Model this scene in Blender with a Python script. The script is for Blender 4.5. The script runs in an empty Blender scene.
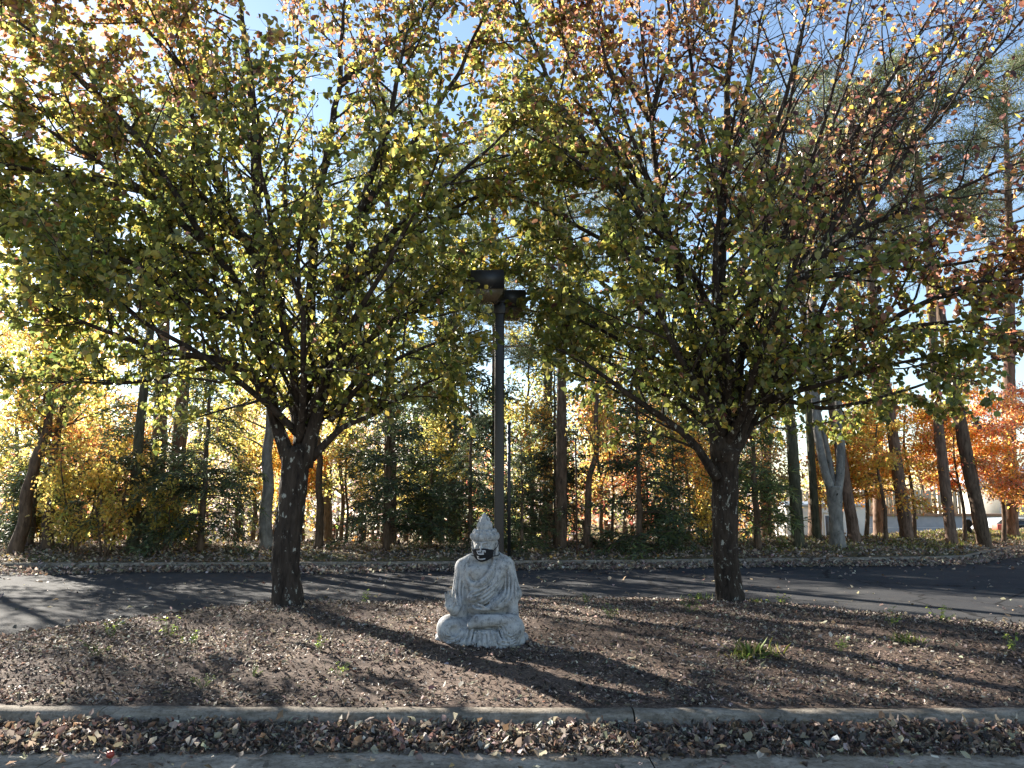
import bpy, math, random
import numpy as np
from mathutils import Vector, Matrix, Euler

S = bpy.context.scene
COL = S.collection
R = math.radians

# ------------------------------------------------------------------ camera, sky, sun, exposure
PITCH = 8.6
CAMZ = 1.55
cam_d = bpy.data.cameras.new('camera')
cam_d.sensor_width = 36.0
cam_d.lens = 27.0
cam_d.clip_start = 0.05
cam_d.clip_end = 2000
cam = bpy.data.objects.new('camera', cam_d)
cam.location = (0, 0, CAMZ)
cam.rotation_euler = (R(90 + PITCH), 0, 0)
COL.objects.link(cam)
S.camera = cam

SUN_AZ = -42.0      # degrees from the view axis, negative = left
SUN_EL = 24.5
world = bpy.data.worlds.new('World')
S.world = world
world.use_nodes = True
wn = world.node_tree
wn.nodes.clear()
sky = wn.nodes.new('ShaderNodeTexSky')
sky.sky_type = 'NISHITA'
sky.sun_disc = False
sky.sun_elevation = R(SUN_EL)
sky.sun_rotation = R(SUN_AZ)
sky.air_density = 1.0
sky.dust_density = 0.15
sky.ozone_density = 0.8
bg = wn.nodes.new('ShaderNodeBackground')
bg.inputs['Strength'].default_value = 0.058
wo = wn.nodes.new('ShaderNodeOutputWorld')
wn.links.new(sky.outputs['Color'], bg.inputs['Color'])
wn.links.new(bg.outputs['Background'], wo.inputs['Surface'])

sun_d = bpy.data.lights.new('sun', 'SUN')
sun_d.energy = 5.0
sun_d.angle = R(0.53)
sun_d.color = (1.0, 0.925, 0.81)
sun = bpy.data.objects.new('sun', sun_d)
sv = Vector((math.sin(R(SUN_AZ)) * math.cos(R(SUN_EL)), math.cos(R(SUN_AZ)) * math.cos(R(SUN_EL)), math.sin(R(SUN_EL))))
sun.rotation_euler = sv.to_track_quat('Z', 'Y').to_euler()
COL.objects.link(sun)
S.view_settings.view_transform = 'Standard'
S.view_settings.look = 'None'
S.view_settings.gamma = 1.0
S.view_settings.use_curve_mapping = False
S.view_settings.exposure = 2.2
S.cycles.max_bounces = 8
S.cycles.diffuse_bounces = 4
S.cycles.transmission_bounces = 6

# ------------------------------------------------------------------ small helpers
FPX = 768.0
_cp, _sp = math.cos(R(PITCH)), math.sin(R(PITCH))


def P(px, py, Y):
    """The point at distance Y (metres ahead of the viewer) seen in direction (px, py) of the photo."""
    dx = (px - 512) / FPX
    dv = -(py - 384) / FPX
    dy = _cp - dv * _sp
    dz = _sp + dv * _cp
    s = Y / dy
    return np.array([dx * s, Y, CAMZ + dz * s])


def unit(v):
    v = np.asarray(v, float)
    return v / (np.linalg.norm(v, axis=-1, keepdims=True) + 1e-12)


def _hash(ix, iy, iz, seed):
    n = (ix.astype(np.int64) * 374761393 + iy.astype(np.int64) * 668265263 + iz.astype(np.int64) * 2147483647 + seed * 144665) & 0xFFFFFFFF
    n = ((n ^ (n >> 13)) * 1274126177) & 0xFFFFFFFF
    n = ((n ^ (n >> 16)) * 2246822519) & 0xFFFFFFFF
    n = n ^ (n >> 15)
    return (n & 0xFFFFFF) / float(0xFFFFFF)


def vnoise(p, seed=0):
    p = np.asarray(p, float)
    i = np.floor(p)
    f = p - i
    f = f * f * (3 - 2 * f)
    i = i.astype(np.int64)
    x, y, z = i[..., 0], i[..., 1], i[..., 2]
    fx, fy, fz = f[..., 0], f[..., 1], f[..., 2]
    r = 0
    for a in (0, 1):
        for b in (0, 1):
            for c in (0, 1):
                w = (fx if a else 1 - fx) * (fy if b else 1 - fy) * (fz if c else 1 - fz)
                r = r + w * _hash(x + a, y + b, z + c, seed)
    return r * 2 - 1


def fbm(p, oct=4, seed=0):
    p = np.asarray(p, float)
    r, a = 0, 1.0
    for o in range(oct):
        r = r + a * vnoise(p * (2 ** o), seed + o * 17)
        a *= 0.5
    return r


def mesh_np(verts, polys, smooth=False, col=None):
    """polys: list of integer arrays, each (n, k)"""
    verts = np.asarray(verts, np.float32).reshape(-1, 3)
    me = bpy.data.meshes.new('mesh')
    me.vertices.add(len(verts))
    me.vertices.foreach_set('co', verts.ravel())
    polys = [np.asarray(p, np.int32) for p in polys if len(p)]
    flat = np.concatenate([p.ravel() for p in polys])
    tot = np.concatenate([np.full(len(p), p.shape[1], np.int32) for p in polys])
    start = np.concatenate([[0], np.cumsum(tot)[:-1]]).astype(np.int32)
    me.loops.add(len(flat))
    me.loops.foreach_set('vertex_index', flat)
    me.polygons.add(len(tot))
    me.polygons.foreach_set('loop_start', start)
    me.polygons.foreach_set('loop_total', tot)
    if smooth:
        me.polygons.foreach_set('use_smooth', np.ones(len(tot), bool))
    if col is not None:
        a = me.color_attributes.new('tint', 'FLOAT_COLOR', 'POINT')
        c = np.ones((len(verts), 4), np.float32)
        c[:, :3] = col
        a.data.foreach_set('color', c.ravel())
    me.update(calc_edges=True)
    return me


def link(name, me, mat, parent=None):
    o = bpy.data.objects.new(name, me)
    me.name = name
    if mat is not None and me is not None:
        me.materials.clear()
        me.materials.append(mat)
    COL.objects.link(o)
    if parent is not None:
        o.parent = parent
    return o


def tag(o, label=None, cat=None, group=None, kind=None):
    if label: o['label'] = label
    if cat: o['category'] = cat
    if group: o['group'] = group
    if kind: o['kind'] = kind
    return o


def empty(name, loc, label=None, cat=None, group=None, rz=0.0):
    o = bpy.data.objects.new(name, None)
    o.location = tuple(float(v) for v in loc)
    o.rotation_euler = (0, 0, rz)
    o.empty_display_size = 0.2
    COL.objects.link(o)
    return tag(o, label, cat, group)


def copy_tree(root, loc, rz=0.0, scale=(1, 1, 1), label=None, group=None):
    r = root.copy()
    COL.objects.link(r)
    r.location = tuple(float(v) for v in loc)
    r.rotation_euler = (0, 0, rz)
    r.scale = scale
    if label: r['label'] = label
    if group: r['group'] = group
    for ch in list(root.children):
        c = ch.copy()
        COL.objects.link(c)
        c.parent = r
        for g in list(ch.children):
            d = g.copy()
            COL.objects.link(d)
            d.parent = c
    return r


class MB:
    """collects boxes, tubes, sheets into one mesh"""
    def __init__(self):
        self.v, self.q, self.t, self.n = [], [], [], 0
        self.ng = []

    def add(self, v, q=None, t=None):
        v = np.asarray(v, float).reshape(-1, 3)
        if q is not None and len(q): self.q.append(np.asarray(q) + self.n)
        if t is not None and len(t): self.t.append(np.asarray(t) + self.n)
        self.v.append(v)
        self.n += len(v)

    def box(self, c, s, rz=0.0, rx=0.0, ry=0.0, bev=0.0):
        c = np.asarray(c, float); s = np.asarray(s, float) / 2
        M = np.array(Euler((rx, ry, rz)).to_matrix())
        if bev <= 0:
            v = np.array([[x, y, z] for x in (-1, 1) for y in (-1, 1) for z in (-1, 1)], float) * s
            q = [[0, 1, 3, 2], [4, 6, 7, 5], [0, 4, 5, 1], [2, 3, 7, 6], [0, 2, 6, 4], [1, 5, 7, 3]]
            self.add(v @ M.T + c, q)
        else:
            import bmesh
            bm = bmesh.new()
            bmesh.ops.create_cube(bm, size=1.0)
            for w in bm.verts:
                w.co = Vector((w.co.x * s[0] * 2, w.co.y * s[1] * 2, w.co.z * s[2] * 2))
            bmesh.ops.bevel(bm, geom=list(bm.edges), offset=bev, segments=2, affect='EDGES', profile=0.6)
            bm.verts.index_update()
            v = np.array([list(w.co) for w in bm.verts]) @ M.T + c
            q = [[w.index for w in f.verts] for f in bm.faces if len(f.verts) == 4]
            t = [[w.index for w in f.verts] for f in bm.faces if len(f.verts) == 3]
            bm.free()
            self.add(v, q, t)

    def tube(self, pts, rad, n=6, cap=True):
        pts = np.asarray(pts, float)
        m = len(pts)
        rad = np.broadcast_to(np.asarray(rad, float), (m,))
        t = unit(np.gradient(pts, axis=0))
        ref = np.zeros(3)
        ref[np.argmin(np.abs(t.mean(0)))] = 1
        u = unit(np.cross(t, ref))
        w = np.cross(t, u)
        a = np.arange(n) / n * 2 * np.pi
        ring = np.cos(a)[None, :, None] * u[:, None, :] + np.sin(a)[None, :, None] * w[:, None, :]
        v = pts[:, None, :] + ring * rad[:, None, None]
        i = np.arange(m - 1)[:, None] * n
        j = np.arange(n)[None, :]
        j2 = (j + 1) % n
        q = np.stack([i + j, i + j2, i + n + j2, i + n + j], -1).reshape(-1, 4)
        v = v.reshape(-1, 3)
        tr = []
        if cap:
            v = np.concatenate([v, pts[:1], pts[-1:]])
            jj = np.arange(n)
            tr = np.concatenate([np.stack([np.full(n, m * n), (jj + 1) % n, jj], -1),
                                 np.stack([np.full(n, m * n + 1), (m - 1) * n + jj, (m - 1) * n + (jj + 1) % n], -1)])
        self.add(v, q, tr)

    def mesh(self, smooth=False):
        polys = []
        if self.q: polys.append(np.concatenate(self.q))
        if self.t: polys.append(np.concatenate(self.t))
        return mesh_np(np.concatenate(self.v), polys, smooth)

    def build(self, name, mat, parent=None, smooth=False):
        return link(name, self.mesh(smooth), mat, parent)


def catmull(pts, step=0.12):
    pts = np.asarray(pts, float)
    p = np.concatenate([[2 * pts[0] - pts[1]], pts, [2 * pts[-1] - pts[-2]]])
    out = []
    for i in range(1, len(p) - 2):
        n = max(2, int(np.linalg.norm(p[i + 1] - p[i]) / step))
        t = (np.arange(n) / n)[:, None]
        a, b, c, d = p[i - 1], p[i], p[i + 1], p[i + 2]
        out.append(0.5 * (2 * b + (c - a) * t + (2 * a - 5 * b + 4 * c - d) * t ** 2 + (3 * b - a - 3 * c + d) * t ** 3))
    out.append(pts[-1:])
    return np.concatenate(out)


# ------------------------------------------------------------------ materials
class NT:
    def __init__(self, name):
        self.m = bpy.data.materials.new(name)
        self.m.use_nodes = True
        self.t = self.m.node_tree
        self.t.nodes.clear()
        self.out = self.t.nodes.new('ShaderNodeOutputMaterial')

    def n(self, ty, **kw):
        nd = self.t.nodes.new(ty)
        for k, v in kw.items():
            if k in nd.inputs.keys() if not hasattr(nd, k) else False:
                nd.inputs[k].default_value = v
            elif hasattr(nd, k):
                setattr(nd, k, v)
        return nd

    def l(self, a, b):
        self.t.links.new(a, b)

    def coord(self, scale=(1, 1, 1), obj=True):
        tc = self.n('ShaderNodeTexCoord')
        mp = self.n('ShaderNodeMapping')
        mp.inputs['Scale'].default_value = scale
        self.l(tc.outputs['Object' if obj else 'Generated'], mp.inputs['Vector'])
        return mp.outputs['Vector']

    def noise(self, vec, scale, detail=5, rough=0.6, dist=0.0):
        nd = self.n('ShaderNodeTexNoise')
        nd.inputs['Scale'].default_value = scale
        nd.inputs['Detail'].default_value = detail
        nd.inputs['Roughness'].default_value = rough
        nd.inputs['Distortion'].default_value = dist
        self.l(vec, nd.inputs['Vector'])
        return nd.outputs['Fac']

    def ramp(self, fac, stops):
        nd = self.n('ShaderNodeValToRGB')
        e = nd.color_ramp.elements
        while len(e) > 1: e.remove(e[-1])
        e[0].position = stops[0][0]; e[0].color = (*stops[0][1], 1)
        for p, c in stops[1:]:
            x = e.new(p); x.color = (*c, 1)
        self.l(fac, nd.inputs['Fac'])
        return nd.outputs['Color']

    def mix(self, fac, a, b, blend='MIX'):
        nd = self.n('ShaderNodeMix')
        nd.data_type = 'RGBA'
        nd.blend_type = blend
        for k, v in ((0, fac), (6, a), (7, b)):
            if hasattr(v, 'links') or hasattr(v, 'is_linked'): self.l(v, nd.inputs[k])
            elif k == 0: nd.inputs[0].default_value = v
            else: nd.inputs[k].default_value = (*v, 1)
        return nd.outputs[2]

    def bump(self, h, strength=0.5, dist=0.02, normal=None):
        nd = self.n('ShaderNodeBump')
        nd.inputs['Strength'].default_value = strength
        nd.inputs['Distance'].default_value = dist
        self.l(h, nd.inputs['Height'])
        if normal is not None: self.l(normal, nd.inputs['Normal'])
        return nd.outputs['Normal']

    def pbr(self, color, rough=0.8, spec=0.3, normal=None, metal=0.0):
        b = self.n('ShaderNodeBsdfPrincipled')
        if isinstance(color, tuple): b.inputs['Base Color'].default_value = (*color, 1)
        else: self.l(color, b.inputs['Base Color'])
        if isinstance(rough, (int, float)): b.inputs['Roughness'].default_value = rough
        else: self.l(rough, b.inputs['Roughness'])
        b.inputs['Specular IOR Level'].default_value = spec
        b.inputs['Metallic'].default_value = metal
        if normal is not None: self.l(normal, b.inputs['Normal'])
        return b.outputs['BSDF']

    def done(self, sh):
        self.l(sh, self.out.inputs['Surface'])
        return self.m


def leaf_material(name, trans=0.45, rough=0.42, spec=0.45, boost=1.5, sat=1.15):
    k = NT(name)
    at = k.n('ShaderNodeVertexColor'); at.layer_name = 'tint'
    hs = k.n('ShaderNodeHueSaturation')
    hs.inputs['Saturation'].default_value = sat
    hs.inputs['Value'].default_value = boost
    k.l(at.outputs['Color'], hs.inputs['Color'])
    tr = k.n('ShaderNodeBsdfTranslucent')
    k.l(hs.outputs['Color'], tr.inputs['Color'])
    p = k.pbr(at.outputs['Color'], rough, spec)
    mx = k.n('ShaderNodeMixShader')
    mx.inputs[0].default_value = trans
    k.l(p, mx.inputs[1]); k.l(tr.outputs[0], mx.inputs[2])
    return k.done(mx.outputs[0])


def litter_material(name):
    k = NT(name)
    at = k.n('ShaderNodeVertexColor'); at.layer_name = 'tint'
    tr = k.n('ShaderNodeBsdfTranslucent')
    k.l(at.outputs['Color'], tr.inputs['Color'])
    mx = k.n('ShaderNodeMixShader')
    mx.inputs[0].default_value = 0.35
    k.l(k.pbr(at.outputs['Color'], 0.6, 0.35), mx.inputs[1]); k.l(tr.outputs[0], mx.inputs[2])
    return k.done(mx.outputs[0])


def bark_material(name, dark, light, fleck=None, fleck_amt=0.62, zscale=0.25, scale=14):
    k = NT(name)
    v = k.coord((1, 1, zscale))
    a = k.noise(v, scale, 6, 0.65, 0.6)
    c = k.ramp(a, [(0.32, dark), (0.68, light)])
    if fleck:
        v2 = k.coord((1, 1, 0.6))
        f = k.noise(v2, 16, 4, 0.7)
        f2 = k.ramp(f, [(fleck_amt, (0, 0, 0)), (fleck_amt + 0.05, (1, 1, 1))])
        c = k.mix(f2, c, fleck)
    nm = k.bump(a, 0.8, 0.02)
    return k.done(k.pbr(c, 0.9, 0.15, nm))


def simple_material(name, c1, c2, scale=8, rough=0.8, spec=0.3, bump=0.2, dist=0.01, metal=0.0, vs=(1, 1, 1)):
    k = NT(name)
    v = k.coord(vs)
    a = k.noise(v, scale, 6, 0.65)
    c = k.ramp(a, [(0.3, c1), (0.7, c2)])
    return k.done(k.pbr(c, rough, spec, k.bump(a, bump, dist), metal))


M_leaf = leaf_material('leaf_autumn', 0.5, 0.36, 0.6, 2.2, 0.96)
M_bgleaf = leaf_material('leaf_understory', 0.62, 0.5, 0.3, 2.05, 1.05)
M_needle = leaf_material('needles', 0.25, 0.5, 0.3, 1.4, 1.0)
M_litter = litter_material('dry_leaf')
M_grass = leaf_material('grass_blade', 0.35, 0.5, 0.3)
M_bark1 = bark_material('bark_main', (0.013, 0.010, 0.009), (0.06, 0.047, 0.038), (0.30, 0.30, 0.27), 0.60)
M_bark_brown = bark_material('bark_brown', (0.045, 0.03, 0.022), (0.17, 0.12, 0.085))
M_bark_grey = bark_material('bark_grey', (0.09, 0.085, 0.078), (0.28, 0.265, 0.24), (0.06, 0.075, 0.07), 0.62, 0.5, 7)
M_bark_moss = bark_material('bark_moss', (0.03, 0.032, 0.02), (0.12, 0.112, 0.075))
M_bark_pine = bark_material('bark_pine', (0.06, 0.04, 0.03), (0.24, 0.16, 0.12))


def concrete_material(name, base, dark, crack=True):
    k = NT(name)
    v = k.coord()
    a = k.noise(v, 1.6, 6, 0.65)
    b = k.noise(v, 60, 4, 0.7)
    c = k.ramp(a, [(0.34, dark), (0.66, base)])
    st = k.ramp(b, [(0.35, (0.62, 0.62, 0.62)), (0.62, (1, 1, 1))])
    c = k.mix(0.6, c, st, 'MULTIPLY')
    w = k.noise(k.coord((1, 1, 6)), 5, 5, 0.7)
    stn = k.ramp(w, [(0.42, (0.55, 0.53, 0.5)), (0.6, (1, 1, 1))])
    c = k.mix(0.85, c, stn, 'MULTIPLY')
    g = k.noise(v, 22, 6, 0.75, 0.5)
    spots = k.ramp(g, [(0.36, (0.45, 0.43, 0.4)), (0.5, (1, 1, 1)), (0.7, (1.18, 1.15, 1.1))])
    c = k.mix(0.8, c, spots, 'MULTIPLY')
    return k.done(k.pbr(c, 0.92, 0.15, k.bump(b, 0.6, 0.008, k.bump(g, 0.4, 0.012))))


M_kerb = concrete_material('kerb_concrete', (0.36, 0.315, 0.255), (0.21, 0.185, 0.155))
M_gutter = concrete_material('gutter_concrete', (0.40, 0.345, 0.285), (0.26, 0.225, 0.19))


def asphalt():
    k = NT('asphalt')
    v = k.coord()
    a = k.noise(v, 0.45, 6, 0.62)
    b = k.noise(v, 130, 3, 0.8)
    c = k.ramp(a, [(0.33, (0.030, 0.031, 0.035)), (0.7, (0.052, 0.052, 0.053))])
    sp = k.ramp(b, [(0.3, (0.55, 0.55, 0.55)), (0.52, (1, 1, 1)), (0.72, (1.9, 1.85, 1.75))])
    c = k.mix(0.8, c, sp, 'MULTIPLY')
    d = k.noise(v, 2.2, 5, 0.7)
    du = k.ramp(d, [(0.52, (0, 0, 0)), (0.74, (0.5, 0.5, 0.5))])
    c = k.mix(du, c, (0.10, 0.092, 0.082))
    w = k.noise(k.coord(), 1.4, 4, 0.6)
    vo = k.n('ShaderNodeTexVoronoi')
    vo.feature = 'DISTANCE_TO_EDGE'
    vo.inputs['Scale'].default_value = 0.28
    mv = k.n('ShaderNodeVectorMath'); mv.operation = 'ADD'
    cb = k.n('ShaderNodeCombineXYZ')
    k.l(w, cb.inputs[0]); k.l(w, cb.inputs[1])
    k.l(k.coord(), mv.inputs[0]); k.l(cb.outputs[0], mv.inputs[1])
    k.l(mv.outputs[0], vo.inputs['Vector'])
    cr = k.ramp(vo.outputs['Distance'], [(0.0, (0.25, 0.25, 0.25)), (0.004, (0.4, 0.4, 0.4)), (0.008, (1, 1, 1))])
    c = k.mix(1.0, c, cr, 'MULTIPLY')
    return k.done(k.pbr(c, 0.95, 0.10, k.bump(b, 0.6, 0.006)))


def mulch():
    k = NT('mulch')
    v = k.coord()
    a = k.noise(v, 0.8, 5, 0.6)
    b = k.noise(v, 38, 5, 0.75, 0.8)
    c = k.ramp(b, [(0.3, (0.022, 0.016, 0.013)), (0.5, (0.085, 0.062, 0.05)), (0.72, (0.30, 0.23, 0.18))])
    t = k.ramp(a, [(0.3, (0.75, 0.7, 0.68)), (0.7, (1.35, 1.28, 1.2))])
    c = k.mix(0.8, c, t, 'MULTIPLY')
    return k.done(k.pbr(c, 0.95, 0.15, k.bump(b, 0.5, 0.012)))


def earth(name, cols, s1=0.6, s2=14):
    k = NT(name)
    v = k.coord()
    a = k.noise(v, s1, 6, 0.65)
    b = k.noise(v, s2, 5, 0.75, 0.5)
    c = k.ramp(b, [(0.3, cols[0]), (0.5, cols[1]), (0.7, cols[2])])
    g = k.ramp(a, [(0.42, (0, 0, 0)), (0.62, (1, 1, 1))])
    c = k.mix(g, c, cols[3])
    return k.done(k.pbr(c, 0.95, 0.1, k.bump(b, 0.9, 0.04)))


M_asphalt = asphalt()
M_mulch = mulch()
M_verge = earth('verge_soil', [(0.05, 0.035, 0.022), (0.13, 0.095, 0.06), (0.26, 0.19, 0.115), (0.10, 0.105, 0.04)])
M_ground = earth('field_soil', [(0.13, 0.10, 0.06), (0.26, 0.2, 0.12), (0.4, 0.31, 0.2), (0.20, 0.17, 0.07)], 0.15, 4)

# ------------------------------------------------------------------ the setting
rng = np.random.default_rng(7)


def island_back(x):
    return np.interp(x, [-11, -8.5, -7, -5.8, -5, -3.9, -2, 0, 2, 3.6, 5.1, 6.3, 7.6, 9, 11.5],
                     [5.8, 6.2, 7.0, 8.2, 9.3, 10.8, 12.0, 12.6, 12.5, 11.8, 10.5, 9.1, 7.8, 6.6, 5.9])


def kerb_y(x):
    return 5.36 + 0.004 * (x - 0.8) ** 2 * 0.6 - 0.006 * x


def island_z(x, y):
    f = kerb_y(x) + 0.17
    b = island_back(x)
    u = np.clip((y - f) / (b - f), 0, 1)
    z = 0.135 * (1 - u ** 2.0) + 0.012 + 0.12 * np.sin(np.pi * u) ** 1.0 * np.clip((b - f) / 5.0, 0.1, 1)
    for (cx, cy, h, s) in ((-2.63, 9.3, 0.11, 0.75), (2.73, 9.75, 0.09, 0.7), (-1.0, 8.2, 0.05, 1.2), (3.6, 7.8, 0.05, 1.3), (-4.2, 8.6, 0.05, 1.0)):
        z = z + h * np.exp(-((x - cx) ** 2 + (y - cy) ** 2) / (2 * s * s)) * np.clip((1 - u) * 4, 0, 1) * np.clip(u * 4, 0, 1)
    p = np.stack([x, y, np.zeros_like(x)], -1)
    n = fbm(p * 1.3, 3, 3) * 0.022 + fbm(p * 9, 3, 5) * 0.010
    return z + n * np.clip(np.minimum(u, 1 - u) * 8, 0.05, 1)


def far_edge(x):
    return np.interp(x, [-40, -9, -3, 3, 9, 11.7, 13.5, 16, 20, 30, 45], [17.6, 17.7, 18.0, 18.6, 19.4, 20.1, 22.2, 24.6, 27.0, 31, 36])


def verge_z(x, y):
    d = y - far_edge(x)
    hr = np.interp(x, [-20, -6, 2, 8, 14], [0.2, 0.2, 0.2, 0.26, 0.24])
    z = 0.12 + hr * np.clip(d / 2.6, 0, 1) ** 0.8 - 1.6 * np.clip((d - 5.0) / 9.0, 0, 1) ** 1.2
    p = np.stack([x, y, np.zeros_like(x)], -1)
    return z + (fbm(p * 0.8, 3, 9) * 0.05 + fbm(p * 5, 2, 12) * 0.018) * np.clip(d * 2, 0.05, 1)


def grid(xs, V, yf, zf):
    """sheet over xs and parameter V, y = yf(x, v), z = zf(x, y)"""
    X, VV = np.meshgrid(xs, V, indexing='ij')
    Y = yf(X, VV)
    Z = zf(X, Y)
    v = np.stack([X, Y, Z], -1).reshape(-1, 3)
    nx, ny = len(xs), len(V)
    i = (np.arange(nx - 1)[:, None] * ny + np.arange(ny - 1)[None, :]).ravel()
    q = np.stack([i, i + ny, i + ny + 1, i + 1], -1)
    return v, q


# ground: one sheet to the horizon
xs = np.concatenate([np.linspace(-900, -60, 12), np.linspace(-50, 50, 60), np.linspace(60, 900, 12)])
vs_ = np.concatenate([np.linspace(-900, -20, 10), np.linspace(-10, 60, 60), np.linspace(70, 900, 16)])


def ground_z(x, y):
    d = y - far_edge(x)
    z = np.where(d > 4, np.interp(d, [4, 16, 60, 200, 900], [-0.5, -1.55, -1.4, 0.5, 6]), -0.12)
    z = np.where((d > -1) & (d <= 4), -0.3, z)
    return z


v, q = grid(xs, vs_, lambda x, y: y, ground_z)
tag(link('ground', mesh_np(v, [q], True), M_ground), kind='structure')

# driveway
v, q = grid(np.linspace(-60, 60, 80), np.linspace(0, 1, 24), lambda x, t: 4.9 + t * (far_edge(x) + 0.05 - 4.9), lambda x, y: 0.0 * x)
tag(link('driveway', mesh_np(v, [q], True), M_asphalt), kind='structure')
# gutter pan in front of the kerb, and the car park the viewer stands on
mbg = MB()
JX = 0.83
for (x0, x1) in ((-14, JX - 7.2), (JX - 7.192, JX - 3.6), (JX - 3.594, JX - 0.004), (JX + 0.004, JX + 3.594), (JX + 3.6, JX + 7.2), (JX + 7.206, 14)):
    xx = np.linspace(x0, x1, 14)
    a, b = kerb_y(xx) - 0.72, kerb_y(xx) + 0.08
    top = np.stack([xx, a, 0 * xx + 0.012], -1); bot = np.stack([xx, b, 0 * xx + 0.004], -1)
    und = np.stack([xx, a, 0 * xx - 0.1], -1)
    n = len(xx); i = np.arange(n - 1)
    mbg.add(np.concatenate([top, bot, und]), np.concatenate([np.stack([i, i + 1, n + i + 1, n + i], -1), np.stack([2 * n + i, 2 * n + i + 1, i + 1, i], -1)]))
tag(mbg.build('gutter', M_gutter), kind='structure')
xx = np.linspace(-60, 60, 60)
v, q = grid(xx, np.linspace(0, 1, 6), lambda x, t: -40 + t * (np.where(np.abs(x) < 14, kerb_y(x), kerb_y(np.sign(x) * 14)) - 0.725 + 40), lambda x, y: 0.0 * x - 0.003)
tag(link('car_park', mesh_np(v, [q], True), M_gutter), kind='structure')


def kerb_mesh(path, prof, joints, noise=0.004):
    """sweep a kerb profile (offset to the back, height) along a path; returns MB with gaps at joints"""
    mb = MB()
    s = np.concatenate([[0], np.cumsum(np.linalg.norm(np.diff(path, axis=0), axis=1))])
    t = unit(np.gradient(path, axis=0))
    nrm = np.stack([-t[:, 1], t[:, 0], 0 * t[:, 0]], -1)
    cuts = [0] + joints + [s[-1]]
    for a, b in zip(cuts[:-1], cuts[1:]):
        ss = np.linspace(a + 0.006, b - 0.006, max(3, int((b - a) / 0.08)))
        c = np.stack([np.interp(ss, s, path[:, k]) for k in range(3)], -1)
        nn = unit(np.stack([np.interp(ss, s, nrm[:, k]) for k in range(3)], -1))
        ring = c[:, None, :] + nn[:, None, :] * prof[None, :, :1] + np.array([0, 0, 1.0]) * prof[None, :, 1:2]
        ring = ring + (fbm(ring * 6, 3, 21)[..., None] * noise) * np.array([0.6, 1, 0.9])
        m, k = ring.shape[:2]
        i = (np.arange(m - 1)[:, None] * k + np.arange(k - 1)[None, :]).ravel()
        q = np.stack([i, i + k, i + k + 1, i + 1], -1)
        mb.add(ring.reshape(-1, 3), q)
        for e, o in ((0, 1), (m - 1, -1)):
            vv = ring[e]
            mb.add(np.concatenate([vv, vv.mean(0)[None]]), None, np.stack([np.full(k - 1, k), np.arange(k - 1), np.arange(1, k)][:: 1], -1))
    return mb


prof = np.array([(0.0, -0.03), (0.008, 0.05), (0.02, 0.095), (0.035, 0.125), (0.06, 0.143), (0.09, 0.150), (0.15, 0.15), (0.17, 0.145), (0.178, 0.10), (0.178, 0.0)])
xx = np.linspace(-14, 14, 200)
path = np.stack([xx, kerb_y(xx), 0 * xx], -1)
S0 = 14 + JX
tag(kerb_mesh(path, prof, [S0 - 7.2, S0 - 3.6, S0, S0 + 3.6, S0 + 7.2]).build('kerb', M_kerb, smooth=True), kind='structure')
xx = np.concatenate([np.linspace(-40, 11, 120), np.linspace(11.3, 20, 40)])
path = np.stack([xx, far_edge(xx), 0 * xx], -1)
prof2 = prof * np.array([1.0, 1.0])
tag(kerb_mesh(path, prof2, [float(k) for k in range(4, 60, 4)]).build('far_kerb', M_kerb, smooth=True), kind='structure')

# planting island: raised mulch bed
xs = np.linspace(-10.5, 10.8, 330)
V = np.linspace(0, 1, 120)
v, q = grid(xs, V, lambda x, t: kerb_y(x) + 0.165 + t * (island_back(x) + 0.10 * vnoise(np.stack([x * 2.2, 0 * x, 0 * x], -1), 4) - kerb_y(x) - 0.165), island_z)
tag(link('mulch_bed', mesh_np(v, [q], True), M_mulch), kind='structure')
# far verge
xs = np.linspace(-40, 34, 260)
V = np.linspace(0, 1, 60) ** 1.3
v, q = grid(xs, V, lambda x, t: far_edge(x) + 0.17 + t * 14.0, verge_z)
tag(link('verge', mesh_np(v, [q], True), M_verge), kind='structure')

# ------------------------------------------------------------------ leaves
LEAF_U = np.array([[0, 0], [-0.40, 0.26], [-0.36, 0.62], [0, 1.0], [0.36, 0.62], [0.40, 0.26]])


def leaf_arrays(pos, d, nrm, L, W, col, fold=0.25, curl=0.0, crumple=0.0):
    """six-vertex folded leaves; returns verts, quads, colours"""
    N = len(pos)
    d = unit(d)
    s = unit(np.cross(d, nrm))
    n = np.cross(s, d)
    L = np.broadcast_to(np.asarray(L, float), (N,)); W = np.broadcast_to(np.asarray(W, float), (N,))
    u = LEAF_U
    fo = np.broadcast_to(np.asarray(fold, float), (N,))
    cu = np.broadcast_to(np.asarray(curl, float), (N,))
    lift = np.abs(u[:, 0])[None, :] * W[:, None] * fo[:, None] * 2 - (u[:, 1] ** 2)[None, :] * L[:, None] * cu[:, None]
    v = pos[:, None, :] + d[:, None, :] * (u[None, :, 1:2] * L[:, None, None]) + s[:, None, :] * (u[None, :, 0:1] * W[:, None, None]) + n[:, None, :] * lift[..., None]
    if crumple > 0:
        v = v + np.random.default_rng(N).normal(size=v.shape) * (L * crumple)[:, None, None]
    b = np.arange(N)[:, None] * 6
    q = np.concatenate([b + np.array([[0, 3, 2, 1]]), b + np.array([[0, 5, 4, 3]])], 0)
    c = np.repeat(col, 6, axis=0)
    return v.reshape(-1, 3), q, c


def leaf_mesh(*a, **k):
    v, q, c = leaf_arrays(*a, **k)
    return mesh_np(v, [q], False, c)


def rand_dir(r, n):
    v = r.normal(size=(n, 3))
    return unit(v)


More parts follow.
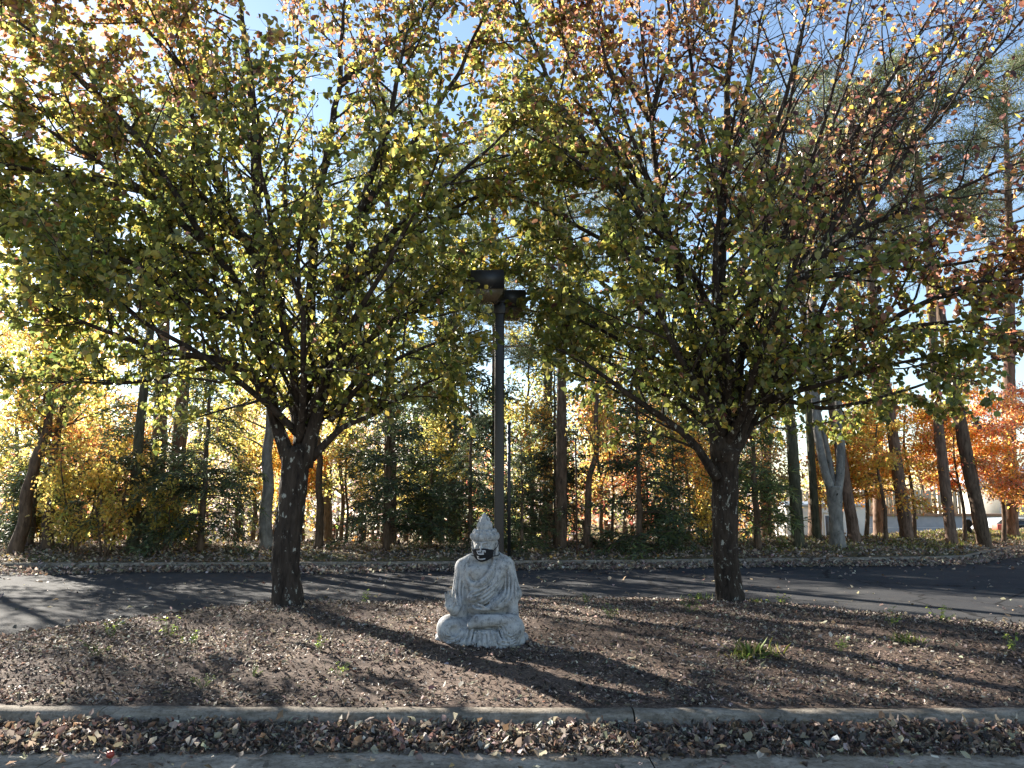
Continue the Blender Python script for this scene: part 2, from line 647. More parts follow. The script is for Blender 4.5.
def palette(r, n, cols, w=None, jit=0.25):
    cols = np.array(cols, float)
    w = None if w is None else np.array(w, float) / sum(w)
    c = cols[r.choice(len(cols), n, p=w)]
    return np.clip(c * (1 + r.normal(size=(n, 1)) * jit).clip(0.4, 1.8) * (1 + r.normal(size=(n, 3)) * 0.07), 0.004, 0.85)


def wander(r, p0, d0, L, n, up=0.0, jit=0.18):
    d = unit(np.array(d0, float))
    pts = [np.array(p0, float)]
    for i in range(n):
        d = unit(d + r.normal(size=3) * jit + np.array([0, 0, up / n]))
        pts.append(pts[-1] + d * L / n)
    return np.array(pts)


def off_axis(r, t, ang):
    """direction at angle ang from t, random azimuth"""
    a = unit(np.cross(t, r.normal(size=3)))
    return unit(t * math.cos(ang) + a * math.sin(ang))


def trunk_mesh(pts, rad, n=40, ridge=0.012, seed=0, flare=0.0):
    c = catmull(pts, 0.05)
    s = np.concatenate([[0], np.cumsum(np.linalg.norm(np.diff(c, axis=0), axis=1))])
    so = np.concatenate([[0], np.cumsum(np.linalg.norm(np.diff(np.asarray(pts), axis=0), axis=1))])
    r0 = np.interp(s / s[-1], so / so[-1], rad)
    t = unit(np.gradient(c, axis=0))
    ref = np.array([1.0, 0, 0])
    w = unit(np.cross(t, ref)); u = np.cross(w, t)
    a = np.arange(n) / n * 2 * np.pi
    A, SS = np.meshgrid(a, s)
    q3 = np.stack([np.cos(A) * 6.5, np.sin(A) * 6.5, SS * 3.2], -1)
    bump = (1 - np.abs(vnoise(q3, seed)) * 2) * ridge + fbm(q3 * 2.2, 2, seed + 3) * ridge * 0.6
    low = np.stack([np.cos(A) * 1.2, np.sin(A) * 1.2, SS * 1.2], -1)
    rr = r0[:, None] * (1 + 0.10 * vnoise(low, seed + 7)) + bump + flare * np.exp(-SS / 0.16) * (0.7 + 0.5 * np.cos(A * 5 + seed))
    v = c[:, None, :] + rr[..., None] * (np.cos(A)[..., None] * u[:, None, :] + np.sin(A)[..., None] * w[:, None, :])
    m = len(c)
    i = np.arange(m - 1)[:, None] * n; j = np.arange(n)[None, :]; j2 = (j + 1) % n
    q = np.stack([i + j, i + j2, i + n + j2, i + n + j], -1).reshape(-1, 4)
    v = np.concatenate([v.reshape(-1, 3), c[-1:]])
    jj = np.arange(n)
    tr = np.stack([np.full(n, m * n), (m - 1) * n + jj, (m - 1) * n + (jj + 1) % n], -1)
    return mesh_np(v, [q, tr], True)


# ------------------------------------------------------------------ the two pear trees on the island
def pear_tree(label, base, trunk_px, limbs_px, extra, seed, colour_fn, dens_fn, nleaf=15):
    r = np.random.default_rng(seed)
    base = np.array(base)
    root = empty('pear_tree', base, label, 'tree', 'pear trees on the mulch island')
    tp = np.array([P(*p) for p in trunk_px])
    tp[:, 1] += np.linspace(base[1] - tp[0, 1], 0, len(tp))
    tp[0] = base - np.array([0, 0, 0.06])
    n = len(tp)
    link('trunk', trunk_mesh(tp - base, np.interp(np.linspace(0, 1, n), [0, 0.25, 0.75, 1], [0.162, 0.142, 0.152, 0.178]), 64, 0.016, seed, 0.03), M_bark1, root)
    limbs = []
    for (r0, pl) in limbs_px:
        limbs.append((r0, np.array([P(*p) for p in pl])))
    fork = tp[-1]
    for (az, el, L, r0, dz) in extra:
        d = np.array([math.sin(R(az)) * math.cos(R(el)), math.cos(R(az)) * math.cos(R(el)), math.sin(R(el))])
        p = wander(r, fork + np.array([0, 0, dz]), d, L, 6, 0.25, 0.09)
        limbs.append((r0, p))
    limbs = [(a * 0.88, b) for a, b in limbs]
    lp, ld, lc = [], [], []
    for (r0, pl) in limbs:
        mb = MB()
        c = catmull(pl, 0.13)
        c = c + (fbm(c * 1.7, 2, seed)[:, None] * np.array([0.05, 0.05, 0.03])) * np.linspace(0, 1, len(c))[:, None]
        m = len(c)
        f = np.linspace(0, 1, m)
        rad = r0 * (1 - f) ** 0.8 + 0.008
        rad[:4] *= np.array([1.25, 1.18, 1.1, 1.04])[: min(4, m)]
        mb.tube(c - base, rad, 12)
        t = unit(np.gradient(c, axis=0))
        Ltot = m * 0.13
        sec = []
        step = 2
        for i in range(3, m, step):
            k = 1 if r.random() < 0.85 else 2
            for _ in range(k):
                d = off_axis(r, t[i], R(r.uniform(32, 68)))
                d[2] += 0.12
                L = r.uniform(0.6, 1.5) * (1.15 - 0.4 * f[i]) * min(1.2, 0.6 + Ltot / 7)
                p = wander(r, c[i], d, L, 6, 0.22, 0.13)
                rs = max(0.006, min(rad[i] * 0.55, 0.02))
                sec.append((p, rs))
        sec.append((c[-5:], 0.01))
        for (p, rs) in sec:
            mm = len(p)
            rr = np.linspace(rs, 0.0045, mm)
            mb.tube(p - base, rr, 5, False)
            pt = catmull(p, 0.10)
            tt = unit(np.gradient(pt, axis=0))
            for i in range(1, len(pt)):
                if r.random() < 0.15: continue
                d = off_axis(r, tt[i], R(r.uniform(30, 75)))
                L = r.uniform(0.14, 0.48)
                p2 = wander(r, pt[i], d, L, 3, 0.1, 0.16)
                if p2[:, 2].min() < 2.2: continue
                mb.tube(p2 - base, np.linspace(0.0045, 0.0022, 4), 3, False)
                den = dens_fn(p2[-1], r)
                kk = r.poisson(nleaf * den * L / 0.33)
                if kk < 1: continue
                fr = r.uniform(0.1, 1.05, kk)
                xi = np.clip(fr * 3, 0, 2.999); a = xi.astype(int); w = (xi - a)[:, None]
                pos = p2[a] * (1 - w) + p2[a + 1] * w + r.normal(size=(kk, 3)) * 0.025
                lp.append(pos)
                ld.append(unit(p2[-1] - p2[0])[None] * 0.45 + rand_dir(r, kk) * 0.9 + np.array([0, 0, -0.45]))
                lc.append(colour_fn(pos, r, kk))
        mb.build('limb', M_bark1, root, True)
    lp = np.concatenate(lp); ld = np.concatenate(ld); lc = np.concatenate(lc)
    N = len(lp)
    nr = rand_dir(r, N) * 0.9 + np.array([0, 0, 0.5])
    L = r.uniform(0.052, 0.102, N)
    link('crown', leaf_mesh(lp - base, ld, nr, L, L * r.uniform(0.75, 1.0, N), lc, fold=r.uniform(0.02, 0.4, N), curl=r.uniform(-0.1, 0.35, N)), M_leaf, root)
    print('pear leaves', N)
    return root


GREEN = [(0.08, 0.098, 0.026), (0.11, 0.13, 0.03), (0.15, 0.16, 0.035), (0.2, 0.195, 0.045)]
YELL = [(0.30, 0.26, 0.04), (0.40, 0.32, 0.045), (0.26, 0.20, 0.05)]
RUST = [(0.26, 0.115, 0.04), (0.20, 0.085, 0.045), (0.32, 0.17, 0.05), (0.17, 0.085, 0.05), (0.23, 0.15, 0.06), (0.2, 0.16, 0.055), (0.30, 0.16, 0.11), (0.24, 0.13, 0.10)]
DARKR = [(0.06, 0.022, 0.022), (0.09, 0.035, 0.03), (0.05, 0.03, 0.03), (0.14, 0.06, 0.045)]


def mix_colour(r, k, h, pal_low, pal_high, yel):
    """h in 0..1: share of the autumn palette"""
    a = palette(r, k, pal_low, None, 0.22)
    b = palette(r, k, pal_high, None, 0.22)
    y = palette(r, k, YELL, None, 0.2)
    g = r.random(k)
    c = np.where((g < h)[:, None], b, a)
    return np.where((r.random(k) < yel)[:, None], y, c)


def col_left(pos, r, k):
    p = pos.mean(0)
    n = vnoise(p[None] * 1.1, 31)[0]
    h = np.clip((p[2] - 5.2) / 4.2 + 0.28 * n, 0.02, 0.7)
    return mix_colour(r, k, h, GREEN, RUST, 0.16 + 0.12 * max(0, n))


def col_right(pos, r, k):
    p = pos.mean(0)
    n = vnoise(p[None] * 1.0, 57)[0]
    rx = p[0] - 2.7
    h = np.clip((p[2] - 3.9) / 3.0 + 0.25 * rx + 0.35 * n, 0.03, 0.95)
    pal = DARKR + RUST if rx > 0.7 else RUST + DARKR[:2]
    return mix_colour(r, k, h, GREEN, pal, 0.12 + 0.1 * max(0, n))


def core(p, bx, by):
    q = math.hypot(p[0] - bx, (p[1] - by) * 0.5)
    return 0.30 + 0.75 * min(1.0, max(0.0, (q - 0.3) / 1.8))


def lamp_gap(p):
    # the two crowns leave the lamp heads free
    return 0.22 if (abs(p[0] + 0.18 * p[1] / 10) < 0.30 and 3.7 < CAMZ + (p[2] - CAMZ) * 9.8 / p[1] < 4.75 and 4 < p[1] < 10) else 1.0


def den_left(p, r):
    return lamp_gap(p) * (1.25 if p[0] < -3.8 and p[2] > 4.2 else 1.0) * core(p, -2.6, 9.3) * (0.75 + 0.5 * float(vnoise(p[None] * 1.4, 61)[0]))


def den_right(p, r):
    rx, z = p[0] - 2.7, p[2]
    d = 1.0
    if z > 4.6: d = 0.9
    if z > 5.8: d = 0.72
    if rx > 0.6 and z > 4.3 + 0.1 * rx: d = 0.17
    if rx > 0.3 and z > 6.0: d = 0.10
    if rx > 2.6 and 3.2 < z < 5.0: d = 0.75
    return lamp_gap(p) * d * core(p, 2.7, 9.75) * (0.8 + 0.5 * float(vnoise(p[None] * 1.4, 62)[0]))


def ground_seen(px, py, Y):
    for Y in np.arange(5.7, 12.6, 0.02):
        a = P(px, py, Y)
        if Y > float(island_back(a[0])) - 0.1: break
        if a[2] <= float(island_z(np.array([a[0]]), np.array([Y]))[0]): break
    return float(Y)


def ipos(px, py, Y):
    p = P(px, py, Y)
    p[2] = float(island_z(np.array([p[0]]), np.array([p[1]]))[0])
    return p


b1 = ipos(288, 604, 9.1)
b2 = ipos(731, 601, 10.1)
print('BASES', b1, b2)
pear_tree('pear tree with yellow green leaves left of the statue, trunk forking low', b1,
          [(288, 608, 9.3), (290, 560, 9.3), (294, 510, 9.3), (297, 468, 9.3), (299, 452, 9.3)],
          [(0.088, [(292, 468, 9.3), (272, 405, 9.25), (262, 330, 9.2), (259, 250, 9.2), (252, 140, 9.1), (242, 20, 9.0), (238, -60, 9.0)]),
           (0.088, [(299, 460, 9.3), (307, 380, 9.45), (311, 300, 9.5), (318, 200, 9.6), (338, 90, 9.7), (350, -40, 9.8)]),
           (0.092, [(304, 466, 9.3), (322, 390, 9.2), (338, 295, 9.1), (360, 210, 9.0), (390, 115, 8.9), (412, 0, 8.8)]),
           (0.050, [(270, 395, 9.25), (232, 363, 9.1), (165, 352, 8.9), (100, 328, 8.7), (35, 300, 8.5)]),
           (0.040, [(268, 375, 9.25), (215, 367, 9.6), (130, 382, 10.0), (20, 382, 10.4)]),
           (0.042, [(312, 458, 9.3), (342, 428, 9.2), (372, 415, 9.0), (402, 395, 8.9), (445, 375, 8.7)]),
           (0.050, [(262, 320, 9.2), (215, 255, 9.0), (140, 190, 8.8), (60, 140, 8.6), (-10, 95, 8.5)]),
           (0.050, [(259, 270, 9.2), (226, 200, 9.3), (196, 120, 9.4), (172, 0, 9.5)]),
           (0.046, [(340, 290, 9.1), (385, 240, 9.0), (430, 200, 9.0), (480, 155, 8.9), (525, 110, 8.8)]),
           (0.042, [(325, 385, 9.2), (372, 338, 9.6), (430, 300, 10.1), (500, 265, 10.6)]),
           (0.040, [(264, 340, 9.2), (200, 290, 8.9), (110, 255, 8.6), (10, 220, 8.4)]),
           (0.036, [(310, 330, 9.5), (285, 240, 9.9), (290, 120, 10.3), (300, 0, 10.6)]),
           (0.040, [(262, 330, 9.2), (180, 300, 9.4), (80, 272, 9.6), (-40, 245, 9.8)]),
           (0.044, [(259, 250, 9.2), (175, 170, 9.5), (85, 85, 9.8), (5, 10, 10.0)]),
           (0.038, [(252, 140, 9.1), (185, 70, 8.9), (115, 0, 8.8), (60, -60, 8.7)]),
           (0.042, [(360, 210, 9.0), (422, 130, 9.2), (470, 50, 9.4), (505, -35, 9.5)]),
           (0.040, [(338, 295, 9.1), (420, 232, 9.4), (490, 190, 9.7), (560, 165, 9.9)]),
           (0.036, [(340, 85, 9.7), (395, 40, 9.9), (445, -20, 10.0)]),
           (0.034, [(330, 420, 9.2), (375, 372, 8.9), (430, 345, 8.6), (480, 330, 8.4)]),
           (0.036, [(140, 190, 8.8), (60, 175, 8.9), (-20, 160, 9.0), (-90, 150, 9.1)]),
           (0.034, [(180, 300, 9.4), (100, 240, 9.9), (20, 190, 10.3), (-50, 160, 10.6)]),
           (0.036, [(215, 255, 9.0), (130, 130, 8.5), (40, 40, 8.2), (-30, -20, 8.1)])],
          [(165, 42, 3.2, 0.045, 0.1), (215, 36, 3.2, 0.04, 0.2), (185, 55, 4.2, 0.05, 0.2), (130, 48, 3.8, 0.045, 0.3),
           (10, 42, 3.4, 0.05, 0.1), (-35, 38, 3.6, 0.045, 0.1), (40, 38, 3.4, 0.045, 0.1)], 11, col_left, den_left, 20)
pear_tree('pear tree with reddish sparse top right of the statue, thick lichen flecked trunk', b2,
          [(731, 603, 9.75), (731, 560, 9.75), (729, 510, 9.75), (727, 466, 9.75), (726, 446, 9.75)],
          [(0.098, [(726, 462, 9.75), (722, 380, 9.75), (721, 300, 9.7), (722, 200, 9.7), (728, 100, 9.6), (735, 0, 9.6), (738, -50, 9.6)]),
           (0.078, [(721, 460, 9.75), (703, 385, 9.7), (686, 300, 9.8), (667, 230, 9.9), (650, 120, 9.9), (640, 0, 9.9)]),
           (0.054, [(717, 478, 9.75), (692, 442, 9.6), (663, 418, 9.5), (630, 395, 9.3), (585, 365, 9.1), (545, 345, 9.0)]),
           (0.062, [(732, 455, 9.75), (756, 402, 9.6), (788, 372, 9.5), (850, 342, 9.3), (920, 325, 9.2), (1000, 318, 9.1)]),
           (0.064, [(731, 455, 9.75), (760, 352, 9.6), (800, 280, 9.4), (850, 235, 9.2), (920, 205, 9.0), (1030, 158, 8.9)]),
           (0.066, [(729, 450, 9.75), (745, 340, 9.8), (782, 240, 9.9), (850, 140, 10.0), (900, 65, 10.1), (945, -10, 10.2)]),
           (0.046, [(721, 335, 9.7), (690, 270, 9.5), (640, 215, 9.3), (580, 165, 9.1), (520, 120, 9.0)]),
           (0.046, [(722, 250, 9.7), (760, 170, 9.6), (790, 80, 9.5), (812, -10, 9.5)]),
           (0.044, [(716, 430, 9.75), (670, 335, 10.1), (610, 290, 10.5), (550, 255, 10.8)]),
           (0.040, [(736, 452, 9.75), (772, 402, 10.0), (830, 408, 10.3), (900, 392, 10.5), (965, 368, 10.7)]),
           (0.036, [(722, 210, 9.7), (700, 130, 9.6), (690, 50, 9.5), (680, -30, 9.4)]),
           (0.034, [(800, 280, 9.4), (870, 270, 9.3), (950, 265, 9.2), (1040, 245, 9.0)]),
           (0.042, [(667, 230, 9.9), (605, 135, 9.7), (565, 50, 9.6), (545, -30, 9.5)]),
           (0.036, [(650, 120, 9.9), (612, 50, 10.0), (592, -25, 10.1)]),
           (0.040, [(690, 270, 9.5), (625, 250, 9.9), (560, 218, 10.2), (505, 192, 10.4)]),
           (0.036, [(850, 342, 9.3), (930, 300, 9.0), (1000, 275, 8.8), (1060, 260, 8.7)]),
           (0.030, [(745, 340, 9.8), (770, 200, 9.7), (798, 60, 9.6), (815, -40, 9.6)]),
           (0.030, [(782, 240, 9.9), (828, 110, 9.8), (858, -25, 9.8)]),
           (0.032, [(800, 280, 9.4), (880, 150, 9.5), (955, 45, 9.6), (1000, -25, 9.7)]),
           (0.028, [(850, 235, 9.2), (925, 130, 9.3), (1005, 40, 9.4), (1050, -10, 9.4)]),
           (0.030, [(760, 352, 9.6), (835, 195, 9.9), (905, 95, 10.1), (985, -15, 10.3)]),
           (0.030, [(722, 200, 9.7), (745, 100, 9.9), (770, -30, 10.0)]),
           (0.034, [(686, 300, 9.8), (640, 160, 9.6), (602, 45, 9.4), (582, -40, 9.4)]),
           (0.036, [(640, 215, 9.3), (565, 110, 9.2), (525, 25, 9.1), (500, -40, 9.1)]),
           (0.034, [(650, 120, 9.9), (670, 40, 9.8), (665, -40, 9.8)]),
           (0.034, [(703, 385, 9.7), (640, 350, 9.9), (580, 320, 10.1), (530, 310, 10.3)]),
           (0.034, [(756, 402, 9.6), (820, 385, 9.1), (890, 365, 8.7), (960, 350, 8.4)]),
           (0.036, [(721, 300, 9.7), (770, 230, 9.9), (830, 130, 10.2), (870, 20, 10.4)])],
          [(170, 38, 3.2, 0.045, 0.0), (215, 34, 3.2, 0.045, 0.1), (190, 54, 4.2, 0.05, 0.2), (135, 38, 3.4, 0.045, 0.1),
           (5, 42, 3.4, 0.05, 0.1), (-40, 38, 3.6, 0.045, 0.1), (35, 38, 3.4, 0.045, 0.1)], 23, col_right, den_right, 22)

# ------------------------------------------------------------------ lamp post
M_lampdark = simple_material('dark_bronze_paint', (0.011, 0.011, 0.013), (0.018, 0.018, 0.020), 30, 0.45, 0.5, 0.05)
M_lens = simple_material('lamp_lens', (0.10, 0.075, 0.045), (0.16, 0.125, 0.08), 18, 0.25, 0.5, 0.1)
LY = 10.2
lb = ipos(499, 590, LY)
ltop = P(499, 303, LY)[2]
lamp = empty('street_lamp', lb, 'dark square street lamp post with box heads behind the statue', 'street lamp')
m = MB(); m.box((0, 0, 0.06), (0.34, 0.34, 0.16), bev=0.02); m.build('base', M_kerb, lamp)
m = MB(); m.box((0, 0, 0.15), (0.24, 0.24, 0.03), bev=0.004)
for sx in (-1, 1):
    for sy in (-1, 1):
        m.tube([(sx * 0.09, sy * 0.09, 0.16), (sx * 0.09, sy * 0.09, 0.20)], 0.012, 6)
m.build('base_plate', M_lampdark, lamp)
H = ltop - lb[2]
m = MB(); m.box((0, 0, H / 2 + 0.08), (0.125, 0.125, H - 0.16), bev=0.018); m.build('pole', M_lampdark, lamp)
m = MB(); m.box((0, 0, H + 0.005), (0.15, 0.15, 0.02), bev=0.004); m.build('pole_cap', M_lampdark, lamp)


m = MB(); m.box((0, -0.07, 0.55), (0.07, 0.012, 0.13), bev=0.004); m.tube([(0, -0.074, 0.55), (0, -0.082, 0.55)], 0.008, 8); m.build('hand_hole_cover', M_lampdark, lamp)
m = MB()
m.box((0, 0, H - 0.1), (0.155, 0.155, 0.12), bev=0.004)
m.build('bracket', M_lampdark, lamp)


def lamp_head(ax, ay, px, py, z, w, d, h):
    """box housing with tapered lens below and an arm to the pole"""
    mb = MB()
    t0, t1 = 0.5, 0.42
    v = []
    for (zz, s) in ((z + h, 0.94), (z + h - 0.02, 1.0), (z, 1.0)):
        for sx, sy in ((-1, -1), (1, -1), (1, 1), (-1, 1)):
            v.append((px + sx * w / 2 * s, py + sy * d / 2 * s, zz))
    q = [[0, 1, 2, 3], [11, 10, 9, 8]]
    for a in (0, 4):
        for k in range(4):
            q.append([a + k, a + 4 + k, a + 4 + (k + 1) % 4, a + (k + 1) % 4])
    mb.add(v, q)
    hd = mb.build('lamp_head', M_lampdark, lamp)
    lb_ = MB(); v = []
    for (zz, s) in ((z - 0.002, 0.95), (z - 0.10, 0.62), (z - 0.13, 0.5)):
        for sx, sy in ((-1, -1), (1, -1), (1, 1), (-1, 1)):
            v.append((px + sx * w / 2 * s, py + sy * d / 2 * s, zz))
    lb_.add(v, q)
    lb_.build('lens', M_lens, hd)
    am = MB()
    am.tube([(0, 0, H - 0.07), (px * 0.5, py * 0.5, z + h * 0.5 - 0.05), (px, py, z + h * 0.4)], 0.028, 8)
    am.build('arm', M_lampdark, lamp)


hz = P(487, 292, LY - 0.45)[2] - lb[2]
lamp_head(0, 0, -0.15, -0.42, hz, 0.43, 0.42, 0.25)
lamp_head(0, 0, 0.15, 0.46, hz - 0.02, 0.43, 0.42, 0.25)

# ------------------------------------------------------------------ statue
def sd_grid(lo, hi, h):
    ax = [np.arange(a, b + h, h) for a, b in zip(lo, hi)]
    G = np.meshgrid(*ax, indexing='ij')
    return ax, G


class SDF:
    def __init__(self, lo, hi, h):
        self.lo, self.h = np.array(lo, float), h
        self.ax = [np.arange(a, b + h, h) for a, b in zip(lo, hi)]
        self.D = np.full([len(a) for a in self.ax], 0.3, np.float32)
        self.D0 = None

    def _sub(self, a, b):
        sl = []
        for k in range(3):
            i = max(0, int((a[k] - self.lo[k]) / self.h) - 1)
            j = min(len(self.ax[k]), int((b[k] - self.lo[k]) / self.h) + 3)
            sl.append(slice(i, j))
        g = np.meshgrid(*[self.ax[k][sl[k]] for k in range(3)], indexing='ij')
        return tuple(sl), g

    def _comb(self, sl, d, k, cut):
        D = self.D[sl]
        if cut:
            d = -d
            hh = np.clip(0.5 - 0.5 * (d - D) / -k if False else 0.5 + 0.5 * (d - D) / k, 0, 1)
            self.D[sl] = D * (1 - hh) + d * hh + k * hh * (1 - hh)
        else:
            hh = np.clip(0.5 + 0.5 * (d - D) / k, 0, 1)
            self.D[sl] = d * (1 - hh) + D * hh - k * hh * (1 - hh)

    def ell(self, c, r, k=0.02, rot=None, cut=False):
        c = np.array(c, float); r = np.array(r, float)
        m = r.max() + 3 * k + 0.03
        sl, g = self._sub(c - m, c + m)
        X = np.stack([g[i] - c[i] for i in range(3)], -1)
        if rot is not None:
            X = X @ np.array(Euler([R(a) for a in rot]).to_matrix())
        k0 = np.linalg.norm(X / r, axis=-1); k1 = np.linalg.norm(X / (r * r), axis=-1)
        d = k0 * (k0 - 1) / (k1 + 1e-9)
        self._comb(sl, d, k, cut)

    def cap(self, a, b, ra, rb=None, k=0.02, cut=False):
        rb = ra if rb is None else rb
        a = np.array(a, float); b = np.array(b, float)
        m = max(ra, rb) + 3 * k + 0.02
        sl, g = self._sub(np.minimum(a, b) - m, np.maximum(a, b) + m)
        X = np.stack(g, -1)
        ab = b - a
        t = np.clip(((X - a) @ ab) / (ab @ ab + 1e-9), 0, 1)
        d = np.linalg.norm(X - a - t[..., None] * ab, axis=-1) - (ra + (rb - ra) * t)
        self._comb(sl, d, k, cut)

    def chain(self, pts, ra, rb=None, k=0.02, cut=False):
        rb = ra if rb is None else rb
        n = len(pts) - 1
        for i in range(n):
            self.cap(pts[i], pts[i + 1], ra + (rb - ra) * i / n, ra + (rb - ra) * (i + 1) / n, k, cut)

    def front(self, x, z):
        i = int(np.clip(round((x - self.lo[0]) / self.h), 0, len(self.ax[0]) - 1))
        k = int(np.clip(round((z - self.lo[2]) / self.h), 0, len(self.ax[2]) - 1))
        colm = (self.D0 if self.D0 is not None else self.D)[i, :, k] < 0
        j = int(np.argmax(colm)) if colm.any() else None
        return None if j is None else float(self.ax[1][j])

    def fold(self, xz, r, k=0.015, cut=False, sink=0.3, step=0.03):
        p = catmull(np.array([[a, b, 0] for a, b in xz], float), step)
        pts = []
        for a in p:
            y = self.front(a[0], a[1])
            if y is None: continue
            pts.append((a[0], y + r * sink, a[1]))
        n = len(pts)
        for i in range(n - 1):
            if abs(pts[i][1] - pts[i + 1][1]) > 0.07: continue
            w = math.sin(math.pi * (i + 0.7) / (n + 0.4)) ** 0.8
            self.cap(pts[i], pts[i + 1], r * w, r * w, k, cut)

    def mesh(self):
        D = self.D
        h = self.h
        c = [D[a:D.shape[0] - 1 + a, b:D.shape[1] - 1 + b, e:D.shape[2] - 1 + e] for a in (0, 1) for b in (0, 1) for e in (0, 1)]
        neg = sum((x < 0).astype(np.int8) for x in c)
        act = (neg > 0) & (neg < 8)
        idx = np.full(act.shape, -1, np.int64)
        cells = np.argwhere(act)
        idx[act] = np.arange(len(cells))
        vals = np.stack([x[act] for x in c], -1)
        off = np.array([[a, b, e] for a in (0, 1) for b in (0, 1) for e in (0, 1)], float)
        acc = np.zeros((len(cells), 3)); cnt = np.zeros(len(cells))
        for i in range(8):
            for j in range(i + 1, 8):
                if np.abs(off[i] - off[j]).sum() != 1: continue
                a, b = vals[:, i], vals[:, j]
                m = (a < 0) != (b < 0)
                t = np.where(m, a / np.where(m, a - b, 1), 0)
                acc += np.where(m[:, None], off[i] + (off[j] - off[i]) * t[:, None], 0); cnt += m
        v = self.lo + (cells + acc / cnt[:, None]) * h
        quads = []
        sg = D < 0
        for ax in range(3):
            o1, o2 = [(1, 2), (2, 0), (0, 1)][ax]
            s0 = [slice(None)] * 3; s1 = [slice(None)] * 3
            s0[ax] = slice(0, -1); s1[ax] = slice(1, None)
            A, B = sg[tuple(s0)], sg[tuple(s1)]
            ch = np.argwhere(A != B)
            ok = (ch[:, o1] > 0) & (ch[:, o2] > 0) & (ch[:, o1] < D.shape[o1] - 1) & (ch[:, o2] < D.shape[o2] - 1)
            ch = ch[ok]
            e1 = np.zeros(3, int); e1[o1] = 1
            e2 = np.zeros(3, int); e2[o2] = 1
            g = lambda p: idx[p[:, 0], p[:, 1], p[:, 2]]
            qd = np.stack([g(ch - e1 - e2), g(ch - e2), g(ch), g(ch - e1)], -1)
            fl = A[ch[:, 0], ch[:, 1], ch[:, 2]]
            qd = np.where(fl[:, None], qd, qd[:, ::-1])
            quads.append(qd)
        return mesh_np(v, [np.concatenate(quads)], True)


def stone_material():
    k = NT('weathered_stone')
    v = k.coord()
    a = k.noise(v, 9, 8, 0.75, 0.3)
    b = k.noise(k.coord((1, 1, 0.5)), 26, 7, 0.78, 0.3)
    e = k.noise(v, 120, 3, 0.7)
    c = k.ramp(a, [(0.32, (0.14, 0.142, 0.145)), (0.46, (0.32, 0.322, 0.325)), (0.66, (0.45, 0.445, 0.435))])
    s = k.ramp(b, [(0.36, (0.28, 0.29, 0.30)), (0.475, (0.93, 0.93, 0.93)), (0.7, (1.08, 1.08, 1.06))])
    c = k.mix(0.85, c, s, 'MULTIPLY')
    n1 = k.bump(b, 0.35, 0.012)
    n2 = k.bump(e, 0.3, 0.003, n1)
    return k.done(k.pbr(c, 0.85, 0.25, n2))


M_stone = stone_material()
sb = ipos(482, 643, ground_seen(482, 646, 7) + 0.29)
sb[2] -= 0.03
statue = empty('statue', sb, 'weathered grey stone statue of seated robed figure with tall headdress', 'statue')

SZ = 0.955
statue.scale = (1, 1, SZ)
# body: legs, torso, arms, robe, hands in one skin. x = to the viewer's right, y = away, z up
B = SDF((-0.48, -0.42, -0.03), (0.48, 0.36, 0.93), 0.0052)
B.ell((0, 0.02, 0.10), (0.36, 0.27, 0.13), 0.03)                     # lap mass
B.ell((0.02, 0.04, 0.42), (0.20, 0.15, 0.24), 0.05)                  # belly
B.ell((0.015, 0.04, 0.60), (0.205, 0.135, 0.19), 0.06)               # chest
B.cap((-0.14, 0.04, 0.71), (0.17, 0.04, 0.72), 0.082, 0.088, 0.05)
B.cap((-0.05, 0.03, 0.84), (-0.19, 0.035, 0.735), 0.045, 0.07, 0.04)
B.cap((0.09, 0.03, 0.85), (0.215, 0.035, 0.755), 0.05, 0.075, 0.04)
B.ell((-0.19, 0.03, 0.36), (0.085, 0.085, 0.16), 0.04)
B.ell((0.22, 0.03, 0.34), (0.085, 0.085, 0.16), 0.04)
B.cap((0.025, 0.03, 0.74), (0.025, 0.015, 0.88), 0.075, 0.066, 0.035)  # neck
# thighs and knees
B.cap((-0.10, 0.02, 0.13), (-0.285, -0.13, 0.145), 0.12, 0.118, 0.04)
B.ell((-0.30, -0.14, 0.145), (0.118, 0.135, 0.135), 0.03)
B.cap((0.12, 0.02, 0.13), (0.27, -0.12, 0.15), 0.12, 0.115, 0.04)
B.ell((0.275, -0.13, 0.14), (0.125, 0.14, 0.135), 0.03)
# crossed shins: the upper one lies across the lap
B.cap((0.27, -0.20, 0.24), (-0.03, -0.255, 0.235), 0.05, 0.062, 0.02)
B.cap((-0.03, -0.255, 0.235), (-0.085, -0.25, 0.20), 0.055, 0.042, 0.02)
B.cap((-0.26, -0.20, 0.09), (0.10, -0.26, 0.10), 0.062, 0.055, 0.02)
for t in range(5):                                                    # toes of the upper foot
    B.cap((-0.085, -0.265 + t * 0.004, 0.235 - t * 0.016), (-0.118, -0.255 + t * 0.006, 0.232 - t * 0.017), 0.0115, 0.0095, 0.006)
# arms: the viewer's right arm is down with the sleeve into the lap
B.cap((0.23, 0.04, 0.71), (0.285, 0.02, 0.46), 0.082, 0.08, 0.035)
B.cap((0.30, 0.02, 0.46), (0.13, -0.15, 0.375), 0.078, 0.062, 0.03)
B.cap((0.27, 0.0, 0.46), (0.30, -0.06, 0.26), 0.06, 0.05, 0.03)       # hanging sleeve
# the viewer's left arm bends at the elbow with the hand raised
B.cap((-0.185, 0.03, 0.69), (-0.225, 0.0, 0.44), 0.08, 0.07, 0.035)
B.cap((-0.225, 0.0, 0.44), (-0.25, -0.17, 0.33), 0.068, 0.052, 0.03)
B.cap((-0.20, 0.02, 0.50), (-0.20, -0.06, 0.28), 0.06, 0.055, 0.03)
